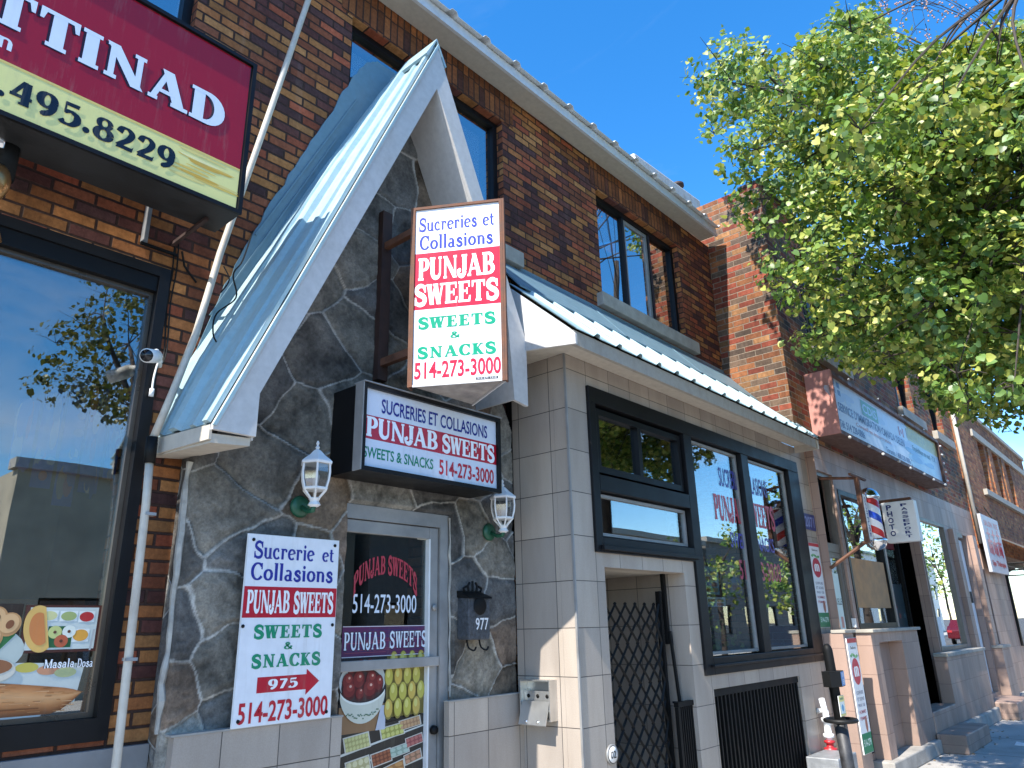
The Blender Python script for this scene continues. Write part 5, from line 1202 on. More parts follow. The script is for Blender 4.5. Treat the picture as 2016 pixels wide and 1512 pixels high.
for a, b_ in ((8.98,4.36),(9.16,4.34),(8.98,4.25),(9.16,4.24)): p.rect(a, a+.10, b_, b_+.07, '3a3f74', 0)
p.text(sans_text('AGENCE CANADA', .03), 12.28, 13.95, 4.24, 4.40, 'c9b866', 0); p.text(sans_text('Expédition au sud - T.V.', .02), 12.4, 13.8, 4.04, 4.15, '2a5a6a', 0)
p.build('lettering', sb)
m = MB()
for i in range(8): m.ball((9.15+i*.66, yf-.03-.02*(i % 2), za-.01), .020, 5)
for i in range(4): m.ball((9.5+i*1.2, yf-.035, zb+.01), .015, 5)
for i in range(5): m.ball((X1+.06, yf-.03, za+.1+.15*i), .018, 5)
m.build('bulb', M['white'], sb)

# house number, banners
p = Print((8.40, -.682, 2.60), base=.006); MB().box(8.40, 8.76, -.688, -.682, 2.60, 2.76)
nb = empty('number_plate', (8.58, -.685, 2.6), 'blue house number plate reading 2071 on the grey tile pillar', 'house number')
MB().box(8.41, 8.76, -.694, -.682, 2.585, 2.765).build('plate', plain('blue_enamel', (.02,.03,.16), .3), nb)
Print((8.41, -.694, 2.585), base=.001).text(sans_text('2071', .02), .04, .31, .03, .15, '8a90c0', 0).build('lettering', nb)
def banner(name, x0, x1, za, zb, y, label, frame=False):
    b_ = empty(name, ((x0+x1)/2, y, za), label, 'banner sign'); w_, h_ = x1-x0, zb-za
    MB().box(x0, x1, y, y+.012, za, zb).build('board', M['white'], b_)
    p = Print((x0, y, za), base=.0015); p.rect(.004, w_-.004, .004, h_-.004, 'dfe3e6')
    p.rect(.004, w_-.004, h_*.955, h_-.004, 'c8303c', 1); p.text(sans_text('Salon', .02), .08*w_*3, w_*.8, h_*.90, h_*.925, '303030', 1)
    p.ell(w_/2, h_*.70, w_*.40, h_*.118, 'b81f3c', 1, 28); p.text(serif_text('m', T=.26, N=.10, S=.04), w_*.26, w_*.74, h_*.655, h_*.745, 'e8e8ea', 2)
    for i in range(7): p.ell(w_*(.2+.1*i), h_*(.84+.012*math.sin(i)), .03, .014, ['4a9a5a','6ab07a','8ac08a'][i % 3], 1, 8)
    for i, t_ in enumerate(('COIFFURE', 'ET SOINS', 'PRIX 15$', 'HOMMES', 'FEMMES')): p.text(sans_text(t_, .015), w_*.15, w_*.85, h_*(.50-.055*i), h_*(.53-.055*i), '5a5f7a' if i < 3 else 'b04a58', 1)
    p.ell(w_*.68, h_*.24, w_*.12, h_*.07, 'a06a58', 1, 12); p.rect(.004, w_-.004, .004, h_*.17, '2c7a52', 1); p.text(sans_text('514-279', .02), w_*.12, w_*.88, h_*.06, h_*.12, 'cfe0d6', 2)
    p.build('print', b_); return b_
banner('pillar_banner', 8.43, 8.74, 1.53, 2.44, -.698, 'upper white banner with a red disc, fixed on the pillar beside the bay window')
banner('leaning_banner', 8.50, 8.80, .30, 1.42, -.925, 'lower white board with a red disc, standing low by the pink tiled base')

# barber pole and its bracket
bp = empty('barber_pole', (9.1, -1.2, 2.4), 'red, white and blue barber pole with chrome caps hung in front of the plywood window', 'barber pole')
cx, cy = 9.22, -1.19
t = NT('barber_stripes'); sp2 = t.n('ShaderNodeSeparateXYZ'); t.l(t.pos(), sp2.inputs[0])
an = t.math('DIVIDE', t.math('ARCTAN2', t.math('SUBTRACT', sp2.outputs[1], cy), t.math('SUBTRACT', sp2.outputs[0], cx)), 2*math.pi)
ph = t.math('FRACT', t.math('ADD', t.math('ADD', t.math('MULTIPLY', sp2.outputs[2], 2.9), an), 10.35))
t.col(t.ramp(ph, [(0, (.80,.80,.82)), (.25, (.55,.03,.03)), (.5, (.80,.80,.82)), (.75, (.02,.06,.42))], True)); t.rough(.2)
MB().lathe((cx,cy,0), [(.10,2.48),(.10,2.95)], 20).build('striped_tube', t.m, bp)
MB().lathe((cx,cy,0), [(.112,2.94),(.122,2.955),(.118,2.98),(.10,3.02),(.06,3.06),(.0,3.078)], 20).build('top_cap', M['chrome'], bp)
MB().lathe((cx,cy,0), [(.0,2.35),(.06,2.365),(.10,2.40),(.118,2.445),(.122,2.468),(.105,2.485)], 20).build('bottom_cap', M['chrome'], bp)
m = MB(); m.box(8.93, 9.05, cy-.02, cy+.02, 2.46, 2.97); m.build('side_sign', M['white'], bp)
Print((8.93, cy-.02, 2.46), (0,0,-1), (1,0,0), (0,-1,0), base=.0015).text(sans_text('COIFFURE', .02), -.48, -.03, .03, .09, '23407a', 0).build('lettering', bp)
m = MB(); m.box(8.88, 8.925, cy-.02, cy+.03, 2.42, 3.16); m.box(8.70, 9.25, cy+.0, cy+.025, 3.161, 3.185); m.tube([(8.90,cy,2.44),(8.72,-.80,2.16)], .022, 6); m.tube([(8.9,cy,3.15),(8.86,F,3.2)], .018, 6); m.build('bracket', M['rust'], bp)
ps = empty('photo_sign', (10.7, -1.1, 2.5), 'white box sign with vertical letters PHOTO and PASSEPORT hanging beside the barber pole', 'sign')
z0_, z1_ = 2.50, 3.0
MB().box(10.08, 10.22, -1.46, -1.08, z0_, z1_).build('cabinet', M['white'], ps, bevel=.008)
p = Print((10.08, -1.08, z0_), (0,-1,0), (0,0,1), (-1,0,0), .003)
for u0, s_ in ((.045, 'PHOTO'), (.225, 'PASSEPORT')):
    k_ = len(s_); hh = (.43 if k_ > 5 else .40)/k_
    for i, ch_ in enumerate(s_): p.text(sans_text(ch_, .03), u0+(0 if k_ > 5 else .01), u0+.072, .47-(i+1)*hh+.008, .47-i*hh-.006, '1d2f6e', 0)
p.build('lettering', ps)
MB().box(10.12, 10.18, -1.42, -.80, 3.001, 3.04).build('hanger', M['rust'], ps)

# ------------------------------------------------------------------ third building
T = empty('corner_brick_building', (22, 1, 0), 'orange brick building with three tall narrow windows and a dark awning further along the street', 'building')
hs_ = [(19.9+i*1.75, 20.6+i*1.75, 4.35, 5.55) for i in range(3)]
MB().wall(17.42, 27.0, 2.9, 6.1, F-.02, F+.3, hs_).build('wall', M['brick_f'], T)
m = MB(); m.box(17.42, 27.0, F-.02, F+.3, 0, 2.899); m.build('tile_front', M['tile_pink'], T)
m = MB(); m.box(17.42, 27.03, F-.07, F+.3, 6.101, 6.2); m.box(19.3, 26.9, F-.10, F-.021, 4.2, 4.33); m.box(19.3, 26.9, F-.07, F-.021, 5.56, 5.72); m.build('stone_band', M['sill'], T)
MB().wall(F+.301, 9, 0, 6.1, 26.8, 26.99, axis='x').build('side_wall', M['brick_f'], T)
for h in hs_:
    w_ = MB().frame(*h, F+.1, F+.17, .06).build('window', M['rust'], T); MB().box(h[0]+.05, h[1]-.05, F+.13, F+.135, h[2]+.05, h[3]-.05).build('pane', M['glass_up'], w_)
m = MB()
for h in hs_[1:]: m.box(h[0]-.75, h[0]-.35, F-.05, F-.021, 4.331, 5.55)
m.build('pilaster', M['brick_f'], T)
for x0, x1 in ((19.6, 22.4), (22.7, 25.5)):
    w_ = MB().frame(x0, x1, 1.0, 2.75, F-.07, F-.021, .07).build('shop_window', M['black'], T)
    MB().box(x0+.06, x1-.06, F-.045, F-.04, 1.06, 2.69).build('pane', M['glass'], w_)
MB().tube([(17.45,F-.06,7.0),(17.45,F-.06,3.0)], .04, 8).build('downpipe', M['pipe'], T)
aw = empty('awning', (22, -1.3, 2.8), 'dark grey sloping fabric awning over the far shop windows', 'awning')
MB().hexa([(19.5,-1.75,2.72),(25.6,-1.75,2.72),(25.6,F-.03,3.28),(19.5,F-.03,3.28),(19.5,-1.75,2.74),(25.6,-1.75,2.74),(25.6,F-.03,3.31),(19.5,F-.03,3.31)]).build('canopy', plain('grey_fabric', (.10,.095,.09), .9), aw)
m = MB()
for x in (19.52, 22.5, 25.5): m.tube([(x,-1.74,2.70),(x,F-.03,2.70)], .02, 6)
m.tube([(19.52,-1.74,2.705),(25.5,-1.74,2.705)], .02, 6); m.build('awning_frame', M['iron'], aw)
cs = empty('hanging_sign', (18.2, -.95, 2.45), 'grey hanging panel with large red characters beside the far awning', 'sign')
MB().box(17.35, 19.15, -.96, -.90, 2.44, 3.58).build('panel', plain('grey_panel', (.48,.48,.50), .5), cs)
p = Print((17.35, -.96, 2.44), base=.003); rn = random.Random(21)
p.text(sans_text('SALON  YUE', .03), .2, 1.6, .92, 1.04, 'b81830', 0)
for cx_ in (.40, .90, 1.40):
    for s_ in ((-.16,.76,.16,.80),(-.20,.60,.20,.645),(-.02,.36,.035,.88),(-.17,.46,.17,.50),(-.18,.36,-.12,.58),(.11,.36,.17,.58)):
        d_ = rn.uniform(-.02,.02); p.rect(cx_+s_[0]-.02, cx_+s_[2]+.02, s_[1]+d_, s_[3]+d_, 'c01c34', rn.choice([0,1,2]))
p.text(sans_text('Spa Thérapie', .03), .2, 1.6, .10, .24, 'b81830', 0); p.build('lettering', cs)
m = MB(); m.tube([(17.6,-.93,3.58),(17.6,-.80,3.9)], .012, 5); m.tube([(18.9,-.93,3.58),(18.9,-.80,3.9)], .012, 5); m.build('hanger', M['iron'], cs)

# ------------------------------------------------------------------ street furniture by the bay
bo = empty('parking_post', (6.95, -1.3, 0), 'black parking post with a blue plate, yellow card and ring on the pavement', 'parking post')
q0, q1 = Vector((6.97,-1.3,0)), Vector((6.855,-1.3,1.41))
at = lambda t: q0+(q1-q0)*t
MB().tube([at(0), at(.80), at(.965), at(.985), at(1.0)], [.041,.041,.041,.033,.014], 20).build('post', M['iron'], bo)
MB().tube([at(0), at(.545)], .052, 20).build('sleeve', plain('worn_black_steel', (.03,.03,.032), .5, var=.4, scale=20), bo)
c = at(.80)
m = MB(); m.prism([(c.x-.135,-1.33),(c.x-.03,-1.38),(c.x+.115,-1.36),(c.x+.10,-1.26),(c.x-.10,-1.25)], 'z', c.z-.062, c.z+.062); m.build('plate_box', M['rubber'], bo)
u = Vector((.145,.02,0)).normalized()
p = Print((c.x-.028, -1.3805, c.z-.058), u, (0,0,1), (u.y,-u.x,0), .0015); p.rect(.004, .142, .002, .114, '2a8ad0'); p.text(sans_text('VA', .02), .045, .11, .066, .106, 'e8f0f6', 1); p.text(sans_text('169', .02), .04, .115, .012, .054, 'e8f0f6', 1); p.build('number_plate', bo)
c = at(.65); p = Print((c.x-.095, -1.352, c.z-.08), base=.001); MB().box(c.x-.095, c.x+.035, -1.352, -1.347, c.z-.08, c.z+.08).build('card_backing', M['white'], bo); p.rect(.002, .128, .002, .158, 'e2d98e'); p.rect(.012, .118, .02, .112, 'd9e2e0', 1); p.ell(.065, .065, .026, .026, '5a9ac0', 2); p.rect(.03, .10, .128, .144, '7a8a6a', 1); p.build('card', bo)
c = at(.565); m = MB(); R_ = .125; m.tube([(c.x+R_*math.cos(math.radians(a))+.02, c.y+R_*math.sin(math.radians(a)), c.z) for a in range(0, 361, 12)], .017, 8, False)
m.tube([(c.x-.09,c.y,c.z),(c.x+.13,c.y,c.z)], .010, 6); m.build('bike_ring', M['rubber'], bo)
fc = empty('fire_valve', (8.1, -.8, .3), 'white standpipe with a red valve fixed to the grey tiles behind the parking post', 'valve')
vx, vy = 8.05, -.76
MB().tube([(vx,-.682,.74),(vx,vy,.74),(vx,vy,.46)], .032, 10).lathe((vx,vy,0), [(.033,.50),(.052,.505),(.052,.535),(.033,.54),(.033,.64),(.05,.645),(.05,.68),(.033,.685)], 12).build('pipe', M['white'], fc); MB().tube([(vx-.05,vy,.86),(vx,vy,.72),(vx+.08,vy,.62)], .03, 8).build('branch', M['white'], fc)
MB().lathe((vx,vy,0), [(.03,.28),(.055,.29),(.055,.31),(.035,.315),(.035,.36),(.062,.37),(.062,.41),(.035,.415),(.035,.45),(.052,.455),(.052,.475),(.03,.48)], 10).build('valve_body', M['red'], fc)
ub = MB().box(7.5, 8.0, -1.02, -.72, .004, .40); tag(ub.build('utility_box', M['galv'], None, (7.55,-.85,0), bevel=.01), 'low galvanised box on the pavement against the grey tiles below the red valve', 'box')

for i, (x, y, r_) in enumerate(((15.2,-1.75,.4),(12.3,-1.65,1.2),(18.5,-2.0,2.0))):
    m = MB(); m.hexa([(x-.10,y-.05,.004),(x+.09,y-.07,.004),(x+.11,y+.05,.004),(x-.08,y+.06,.004),(x-.08,y-.05,.02),(x+.08,y-.06,.012),(x+.09,y+.05,.03),(x-.06,y+.05,.014)])
    tag(m.build('paper_scrap', M['white'], None, (x,y,0)), ['crumpled white paper scrap on the pavement near the stone steps','white paper scrap lying in front of the lower concrete step','small white paper scrap far along the pavement before the awning'][i], 'litter')
fl_ = MB(); g_ = random.Random(5)
for i in range(130):
    x, y = g_.uniform(7.5, 20), -1.05-abs(g_.gauss(0, .25)); a = g_.random()*6.28; l_ = g_.uniform(.015, .03)
    fl_.quad((x+l_*math.cos(a), y+l_*math.sin(a), .008), (x+l_*.7*math.cos(a+1.5), y+l_*.7*math.sin(a+1.5), .006), (x-l_*math.cos(a), y-l_*math.sin(a), .010), (x-l_*.7*math.cos(a+1.5), y-l_*.7*math.sin(a+1.5), .016))
struct(fl_.build('fallen_leaves', plain('dry_leaf', (.25,.15,.06), .9, var=.5, scale=8)), 'stuff')

# ------------------------------------------------------------------ trees
def leaf_mat(name, trans=.24):
    t = NT(name); a = t.n('ShaderNodeVertexColor', layer_name='Col')
    t.col(a.outputs[0]); t.rough(.42); t.b.inputs['Specular IOR Level'].default_value = .45
    tr = t.n('ShaderNodeBsdfTranslucent'); t.l(t.mix(1., a.outputs[0], (1.25,1.3,.55,1), 'MULTIPLY'), tr.inputs[0])
    ms = t.n('ShaderNodeMixShader'); ms.inputs[0].default_value = trans
    t.l(t.b.outputs[0], ms.inputs[1]); t.l(tr.outputs[0], ms.inputs[2]); t.l(ms.outputs[0], t.out.inputs[0]); return t.m
M['leaf'] = leaf_mat('leaf'); M['bark'] = plain('bark', (.055,.042,.034), .9, var=.35, scale=12, bump=.6)
LEAF = np.array([(0,.07,-.01),(.28,-.05,.05),(.53,.18,.10),(.52,.55,.07),(.28,.86,-.02),(0,1.10,-.14),(-.28,.86,-.02),(-.52,.55,.07),(-.53,.18,.10),(-.28,-.05,.05),(0,.48,-.03)])
def foliage(name, parent, blobs, per_m2, size, seed, cols, clump=7, mat=None, flat=.55):
    R = np.random.default_rng(seed); V = []; FC = []; CO = []; n0 = 0
    pal = np.array([lin(c) for c in cols])
    for (bx, by, bz, br) in blobs:
        n = max(1, int(per_m2*4*math.pi*br*br/clump))
        d = R.normal(size=(n, 3)); d /= np.linalg.norm(d, axis=1)[:, None]; rad = br*R.uniform(.35, 1.08, n)**.6
        cen = np.array([bx, by, bz])+d*rad[:, None]*np.array([1, 1, .85])
        for c_, dd in zip(cen, d):
            tone = R.integers(len(pal)); tilt = R.normal(size=3)*.35; kk = R.integers(max(2, clump-3), clump+3)
            for j in range(kk):
                p = c_+R.normal(size=3)*size*1.15*np.array([1,1,.7])
                nrm = dd*.6+np.array([-.25, -.1, flat])+tilt+R.normal(size=3)*.42; nrm /= np.linalg.norm(nrm)
                ax = np.array([R.normal(), R.normal(), R.normal()*.5-.7]); ax -= nrm*ax.dot(nrm); ax /= np.linalg.norm(ax)+1e-6
                sd = np.cross(ax, nrm); s_ = size*R.uniform(.5, 1.4)
                V.append(p+s_*(LEAF[:, :1]*sd+LEAF[:, 1:2]*ax+LEAF[:, 2:3]*nrm))
                col = pal[tone if R.random() < .6 else R.integers(len(pal))].copy(); col[:3] *= R.uniform(.75, 1.25); CO.append(col)
    V = np.concatenate(V); nl = len(CO)
    q = np.array([10,0,1,2, 10,2,3,4, 10,4,5,6, 10,6,7,8, 10,8,9,0]); tot = np.array([4]*5)
    loops = (np.arange(nl)[:, None]*11+q[None]).ravel(); lt_ = np.tile(tot, nl); ls_ = np.concatenate([[0], np.cumsum(lt_)[:-1]])
    me = bpy.data.meshes.new(name); o = np.array(parent.location) if parent else np.zeros(3)
    me.vertices.add(len(V)); me.vertices.foreach_set('co', (V-o).ravel())
    me.loops.add(len(loops)); me.loops.foreach_set('vertex_index', loops)
    me.polygons.add(len(lt_)); me.polygons.foreach_set('loop_start', ls_); me.polygons.foreach_set('loop_total', lt_)
    at_ = me.color_attributes.new('Col', 'FLOAT_COLOR', 'POINT'); at_.data.foreach_set('color', np.repeat(np.array(CO), 11, axis=0).ravel())
    me.update(calc_edges=True); me.validate(); me.materials.append(mat or M['leaf'])
    ob = bpy.data.objects.new(name, me); C.objects.link(ob); ob.parent = parent; return ob
def limbs(parent, base, top, blobs, r0, seed, hubs):
    rn = random.Random(seed); m = MB(); base = Vector(base); top = Vector(top)
    m.tube(spline([base, base.lerp(top, .4)+Vector((.06,.03,0)), top], 5), [r0*(1-.045*i) for i in range(11)], 12)
    m.build('trunk', M['bark'], parent)
    m = MB(); H = [Vector(h) for h in hubs]
    for h in H:
        mid = top.lerp(h, .5)+Vector((rn.uniform(-.2,.2), rn.uniform(-.2,.2), .25)); m.tube(spline([top, mid, h], 5), [r0*.52-(r0*.36)*i/10 for i in range(11)], 8)
    for b_ in blobs:
        p = Vector(b_[:3]); h = min(H+[top], key=lambda q: (q-p).length); mid = h.lerp(p, .5)+Vector((rn.uniform(-.12,.12), rn.uniform(-.12,.12), rn.uniform(0,.2)))
        m.tube(spline([h, mid, p], 4), [r0*.11-(r0*.085)*i/8 for i in range(9)], 5)
        for _ in range(5):
            e_ = p+Vector((rn.gauss(0,1), rn.gauss(0,1), rn.gauss(0,.7)))*b_[3]*.6; m.tube([p, p.lerp(e_, .5)+Vector((0,0,.03)), e_], [.007,.005,.002], 4)
    m.build('branch', M['bark'], parent)
BL = [(10.29,-4.29,5.83,0.27),(10.08,-1.49,5.10,0.44),(8.29,-3.55,7.26,0.44),(7.32,-4.07,4.36,0.17),(8.07,-2.32,4.85,0.40),(6.98,-3.17,3.82,0.46),(6.99,-2.36,6.93,0.57),(9.30,-4.16,6.14,0.35),(9.64,-4.12,5.49,0.41),(7.48,-4.13,5.17,0.46),(7.20,-3.58,4.34,0.47),(6.49,-2.71,4.06,0.51),(7.41,-2.04,5.59,0.50),(8.28,-3.21,5.54,0.50),(6.59,-4.02,4.07,0.17),(9.37,-3.44,6.87,0.47),(6.76,-2.07,4.21,0.41),(9.65,-1.12,7.55,0.55),(6.23,-3.69,3.91,0.27),(7.82,-3.09,3.81,0.40),(7.57,-3.94,4.06,0.18),(9.92,-3.48,5.35,0.45),(7.16,-1.97,6.17,0.46),(8.84,-3.18,3.87,0.16),(7.85,-4.03,5.85,0.37),(8.81,-3.88,7.46,0.41),(8.64,-4.43,6.94,0.24),(9.49,-2.32,5.36,0.52),(10.02,-4.13,7.47,0.47),(9.28,-3.94,4.61,0.28),(6.98,-1.77,6.80,0.50),(9.08,-1.93,5.27,0.34),(6.66,-2.41,5.47,0.57),(8.56,-3.10,3.79,0.17),(9.75,-1.55,9.01,0.48),(9.13,-4.35,5.66,0.21),(7.56,-3.45,4.87,0.53),(8.19,-2.26,6.21,0.47),(6.27,-3.14,3.20,0.15),(7.18,-2.79,4.13,0.53),(8.90,-3.67,5.44,0.35),(7.55,-2.19,6.53,0.58),(8.91,-3.10,7.55,0.59),(7.06,-4.14,6.48,0.15),(9.01,-3.10,6.08,0.57),(6.21,-4.09,4.67,0.30),(6.96,-3.56,6.06,0.43),(9.36,-3.63,5.06,0.48),(6.49,-3.05,5.41,0.50),(7.13,-3.85,3.60,0.14),(8.90,-2.48,5.57,0.46),(7.88,-3.49,6.12,0.55),(7.21,-1.02,7.59,0.37),(7.39,-3.44,6.61,0.40),(6.69,-1.46,5.72,0.45),(9.19,-1.93,9.43,0.23),(7.44,-3.11,6.91,0.23),(9.30,-4.24,7.78,0.43),(8.22,-3.30,4.74,0.52),(8.49,-3.06,6.72,0.34),(9.66,-2.95,8.56,0.24),(8.66,-4.42,5.77,0.20),(6.21,-3.00,5.89,0.29),(7.74,-1.68,4.33,0.27),(8.43,-3.92,6.48,0.48),(7.61,-1.18,7.88,0.37),(7.42,-1.92,4.75,0.46),(10.24,-4.44,8.36,0.48),(9.06,-1.29,4.76,0.27),(7.50,-1.94,4.10,0.23),(6.80,-4.16,4.93,0.36),(7.26,-2.72,5.11,0.37),(10.28,-2.57,5.51,0.50),(8.15,-4.25,7.24,0.14),(7.09,-2.74,5.66,0.55),(8.28,-2.65,5.38,0.37),(9.95,-3.71,8.16,0.59),(7.62,-3.02,6.04,0.43),(6.47,-2.09,4.67,0.43),(6.69,-1.24,7.30,0.48),(9.12,-1.84,4.61,0.39),(9.41,-3.46,8.20,0.32),(8.62,-4.28,5.34,0.20),(7.44,-2.04,7.58,0.37),(6.21,-2.01,6.30,0.27),(8.98,-3.14,5.39,0.53),(7.97,-4.41,6.98,0.18),(6.61,-2.72,6.23,0.47),(6.74,-3.92,5.53,0.58),(7.43,-3.53,3.83,0.40),(6.46,-2.25,6.75,0.35),(9.64,-1.52,4.71,0.25),(8.05,-3.66,3.83,0.21),(6.81,-2.84,4.80,0.41),(7.82,-2.78,7.18,0.34),(9.51,-0.86,8.55,0.51),(6.31,-3.50,3.34,0.20),(9.62,-3.06,7.90,0.38),(9.56,-2.16,4.21,0.37),(6.32,-3.76,5.23,0.29),(10.05,-4.20,6.58,0.34),(8.57,-1.58,5.02,0.46),(7.70,-0.54,7.55,0.15),(8.27,-2.58,7.46,0.46),(8.59,-3.62,4.12,0.40),(6.27,-2.80,3.38,0.25),(6.92,-1.41,5.01,0.26),(7.21,-1.51,4.30,0.23),(6.27,-2.71,4.92,0.31),(8.33,-4.42,6.95,0.20),(7.85,-3.58,4.23,0.41),(7.66,-2.92,4.74,0.42),(9.38,-2.08,9.58,0.17),(6.78,-4.29,6.11,0.19),(9.94,-1.41,9.83,0.32),(9.03,-1.05,8.36,0.36),(6.52,-4.24,5.95,0.22),(8.79,-2.55,6.47,0.41),(9.85,-1.99,9.72,0.40),(6.68,-2.28,3.77,0.23),(7.66,-3.45,7.06,0.18),(6.33,-3.37,4.11,0.25),(8.94,-4.10,4.71,0.14),(8.12,-1.26,4.57,0.22),(7.06,-2.06,7.52,0.16),(8.20,-4.07,4.72,0.25),(6.70,-1.89,5.24,0.40),(8.57,-2.26,5.02,0.51),(7.87,-2.13,7.30,0.35),(6.32,-1.73,7.12,0.17),(8.92,-4.42,6.37,0.27),(7.77,-4.28,6.92,0.16),(9.46,-2.90,5.04,0.57),(6.61,-2.79,3.24,0.15),(8.26,-3.83,5.47,0.44),(9.59,-1.05,9.33,0.35),(8.75,-3.53,4.68,0.47),(9.36,-3.83,8.27,0.18),(7.64,-4.17,6.33,0.47),(8.13,-2.51,7.93,0.17),(8.15,-4.41,5.58,0.17),(7.98,-4.26,5.04,0.15),(10.13,-2.00,4.40,0.35),(6.54,-1.46,6.23,0.42),(9.82,-3.60,7.54,0.58),(6.69,-3.35,4.44,0.36),(10.18,-4.62,6.76,0.14),(7.07,-2.13,3.83,0.15),(6.80,-3.37,6.43,0.15),(9.78,-4.59,7.96,0.16),(7.26,-4.15,5.82,0.48),(10.16,-3.99,5.10,0.37),(9.48,-0.75,7.11,0.46),(6.30,-3.61,6.07,0.17),(10.31,-4.22,5.35,0.13),(9.75,-3.89,5.96,0.60),(8.82,-2.89,8.09,0.14),(7.90,-0.90,8.63,0.27),(6.84,-4.02,6.38,0.15),(8.90,-2.17,9.01,0.29),(9.53,-4.05,8.29,0.20),(9.03,-0.97,7.32,0.39),(8.97,-2.69,4.91,0.50),(9.61,-4.05,6.87,0.58),(9.60,-3.81,4.33,0.29),(7.09,-3.26,5.14,0.37),(10.20,-2.05,5.80,0.48),(9.93,-4.58,7.60,0.19),(9.06,-4.36,7.15,0.40),(7.34,-3.10,3.45,0.14),(6.69,-1.65,4.63,0.24),(9.49,-2.89,5.83,0.40),(9.72,-2.39,3.94,0.15),(8.54,-1.47,8.65,0.20),(6.89,-4.01,4.03,0.14),(7.68,-2.60,3.49,0.16),(7.98,-3.71,6.67,0.55),(8.06,-4.33,5.29,0.16),(10.21,-2.21,9.99,0.17),(10.23,-3.84,6.95,0.45),(8.66,-2.34,8.63,0.28),(9.49,-3.17,6.31,0.48),(7.74,-1.70,5.31,0.34),(10.03,-1.21,8.05,0.38),(8.98,-4.48,5.98,0.17),(7.04,-3.64,3.53,0.17),(6.10,-2.61,6.68,0.23),(9.99,-2.65,4.04,0.15),(6.95,-2.75,3.32,0.15),(6.35,-3.52,5.75,0.31)]
GC = ['6e873c','7e9642','5e7a38','909c48','4e6a2e','a2a650','68864c','b2b060']
g_ = random.Random(77); LOWB = []
for i in range(34):
    t_ = g_.random(); LOWB.append((7.4+2.6*t_+g_.uniform(-.3,.3), -2.0-1.9*g_.random(), 4.0+.35*(1-t_)+g_.uniform(-.25,.45), g_.uniform(.30,.45)))
NB = [(7.25,-4.45,6.77,0.42),(7.39,-4.97,5.93,0.39),(6.19,-3.14,5.30,0.31),(5.24,-2.70,5.08,0.33),(7.41,-3.22,5.76,0.33),(6.51,-3.65,5.56,0.33),(6.62,-4.36,7.19,0.30),(5.92,-5.06,5.05,0.44),(6.88,-3.00,6.40,0.32),(6.87,-3.02,5.72,0.33),(6.22,-2.66,5.05,0.44),(5.54,-3.21,5.16,0.32),(5.43,-3.73,4.82,0.35),(7.55,-2.99,6.24,0.42),(7.54,-4.43,7.19,0.34),(6.99,-4.76,6.47,0.42),(5.76,-4.86,5.76,0.42),(6.86,-3.99,5.93,0.45),(6.72,-4.87,7.94,0.30),(7.41,-4.45,7.81,0.35),(5.41,-5.18,6.93,0.32),(6.17,-5.05,6.42,0.33),(6.36,-4.93,5.62,0.43),(7.33,-5.15,6.80,0.31),(6.28,-4.91,7.32,0.37),(6.82,-4.21,5.34,0.38),(5.38,-4.48,5.82,0.33),(7.16,-2.72,6.74,0.31),(7.52,-4.87,8.19,0.39),(7.23,-5.09,5.25,0.43),(5.42,-4.60,7.22,0.34),(6.89,-5.05,5.70,0.42),(5.46,-4.59,5.14,0.34),(6.77,-3.17,4.86,0.42),(7.51,-4.91,7.48,0.37),(4.93,-4.58,6.38,0.41),(6.85,-3.72,4.69,0.43),(7.28,-2.62,5.98,0.31),(7.41,-3.63,6.22,0.32),(5.64,-4.56,6.30,0.30),(5.44,-4.97,8.07,0.37),(6.67,-4.72,6.06,0.40),(6.23,-4.13,5.31,0.44),(5.10,-4.72,7.77,0.32),(6.44,-2.71,5.52,0.33)]  # near foliage clumps added on the sunward side to shade the lower crown
tr = empty('linden_tree', (9.7, -4.35, 0), 'leafy linden tree hanging over the pavement in front of the brick shopfronts', 'tree')
foliage('crown', tr, BL+LOWB+NB, 240, .049, 1, GC, 10)
limbs(tr, (9.7,-4.35,0), (9.5,-4.0,3.9), BL+NB, .17, 4, [(9.2,-3.3,5.2),(8.6,-2.6,6.0),(8.0,-2.0,6.8),(9.3,-2.9,7.0),(9.9,-3.2,8.0),(8.8,-2.4,4.8),(9.0,-3.8,6.6),(10.0,-2.4,6.0),(7.6,-1.6,7.4),(7.4,-3.8,5.8),(6.4,-3.9,6.6)])
def rblobs(seed, c, n, R_, r):
    g = random.Random(seed); out = []
    while len(out) < n:
        d = Vector((g.uniform(-1,1), g.uniform(-1,1), g.uniform(-1,1)))
        if d.length > 1: continue
        out.append((c[0]+d.x*R_[0], c[1]+d.y*R_[1], c[2]+d.z*R_[2], r*g.uniform(.6,1.2)))
    return out
def tree(loc, h, R_, n, r, seed, label, cols, per=16, size=.12, group=None):
    t_ = empty('street_tree', loc, label, 'tree', group); b_ = rblobs(seed, (loc[0], loc[1], h), n, R_, r)
    foliage('crown', t_, b_, per, size, seed, cols, 6); tp = (loc[0]+.1, loc[1], h-R_[2]*.7)
    limbs(t_, loc, tp, b_, .16, seed, [(loc[0]+R_[0]*.4*math.cos(a), loc[1]+R_[1]*.4*math.sin(a), h+(a % 2)*.4) for a in (0,1.6,3.1,4.7)]); return t_
OC = ['5c5f28','6b6a2c','4e5626','777034','585c2c']
tree((22.5,-4.6,0), 4.6, (1.9,1.7,1.4), 16, .55, 11, 'young street tree with thin leafy branches further down the pavement past the linden', GC, 18, .07)
tree((6.3,-13.2,0), 8.1, (2.3,2.0,2.2), 36, .62, 12, 'olive green street tree mirrored in the left shop window, standing across the road', OC, 30, .09)
tree((41.,-13.0,0), 5.4, (3.4,2.4,3.4), 24, 1.0, 13, 'round green street tree across the road mirrored in the right pane of the bay window', GC, 7, .17)
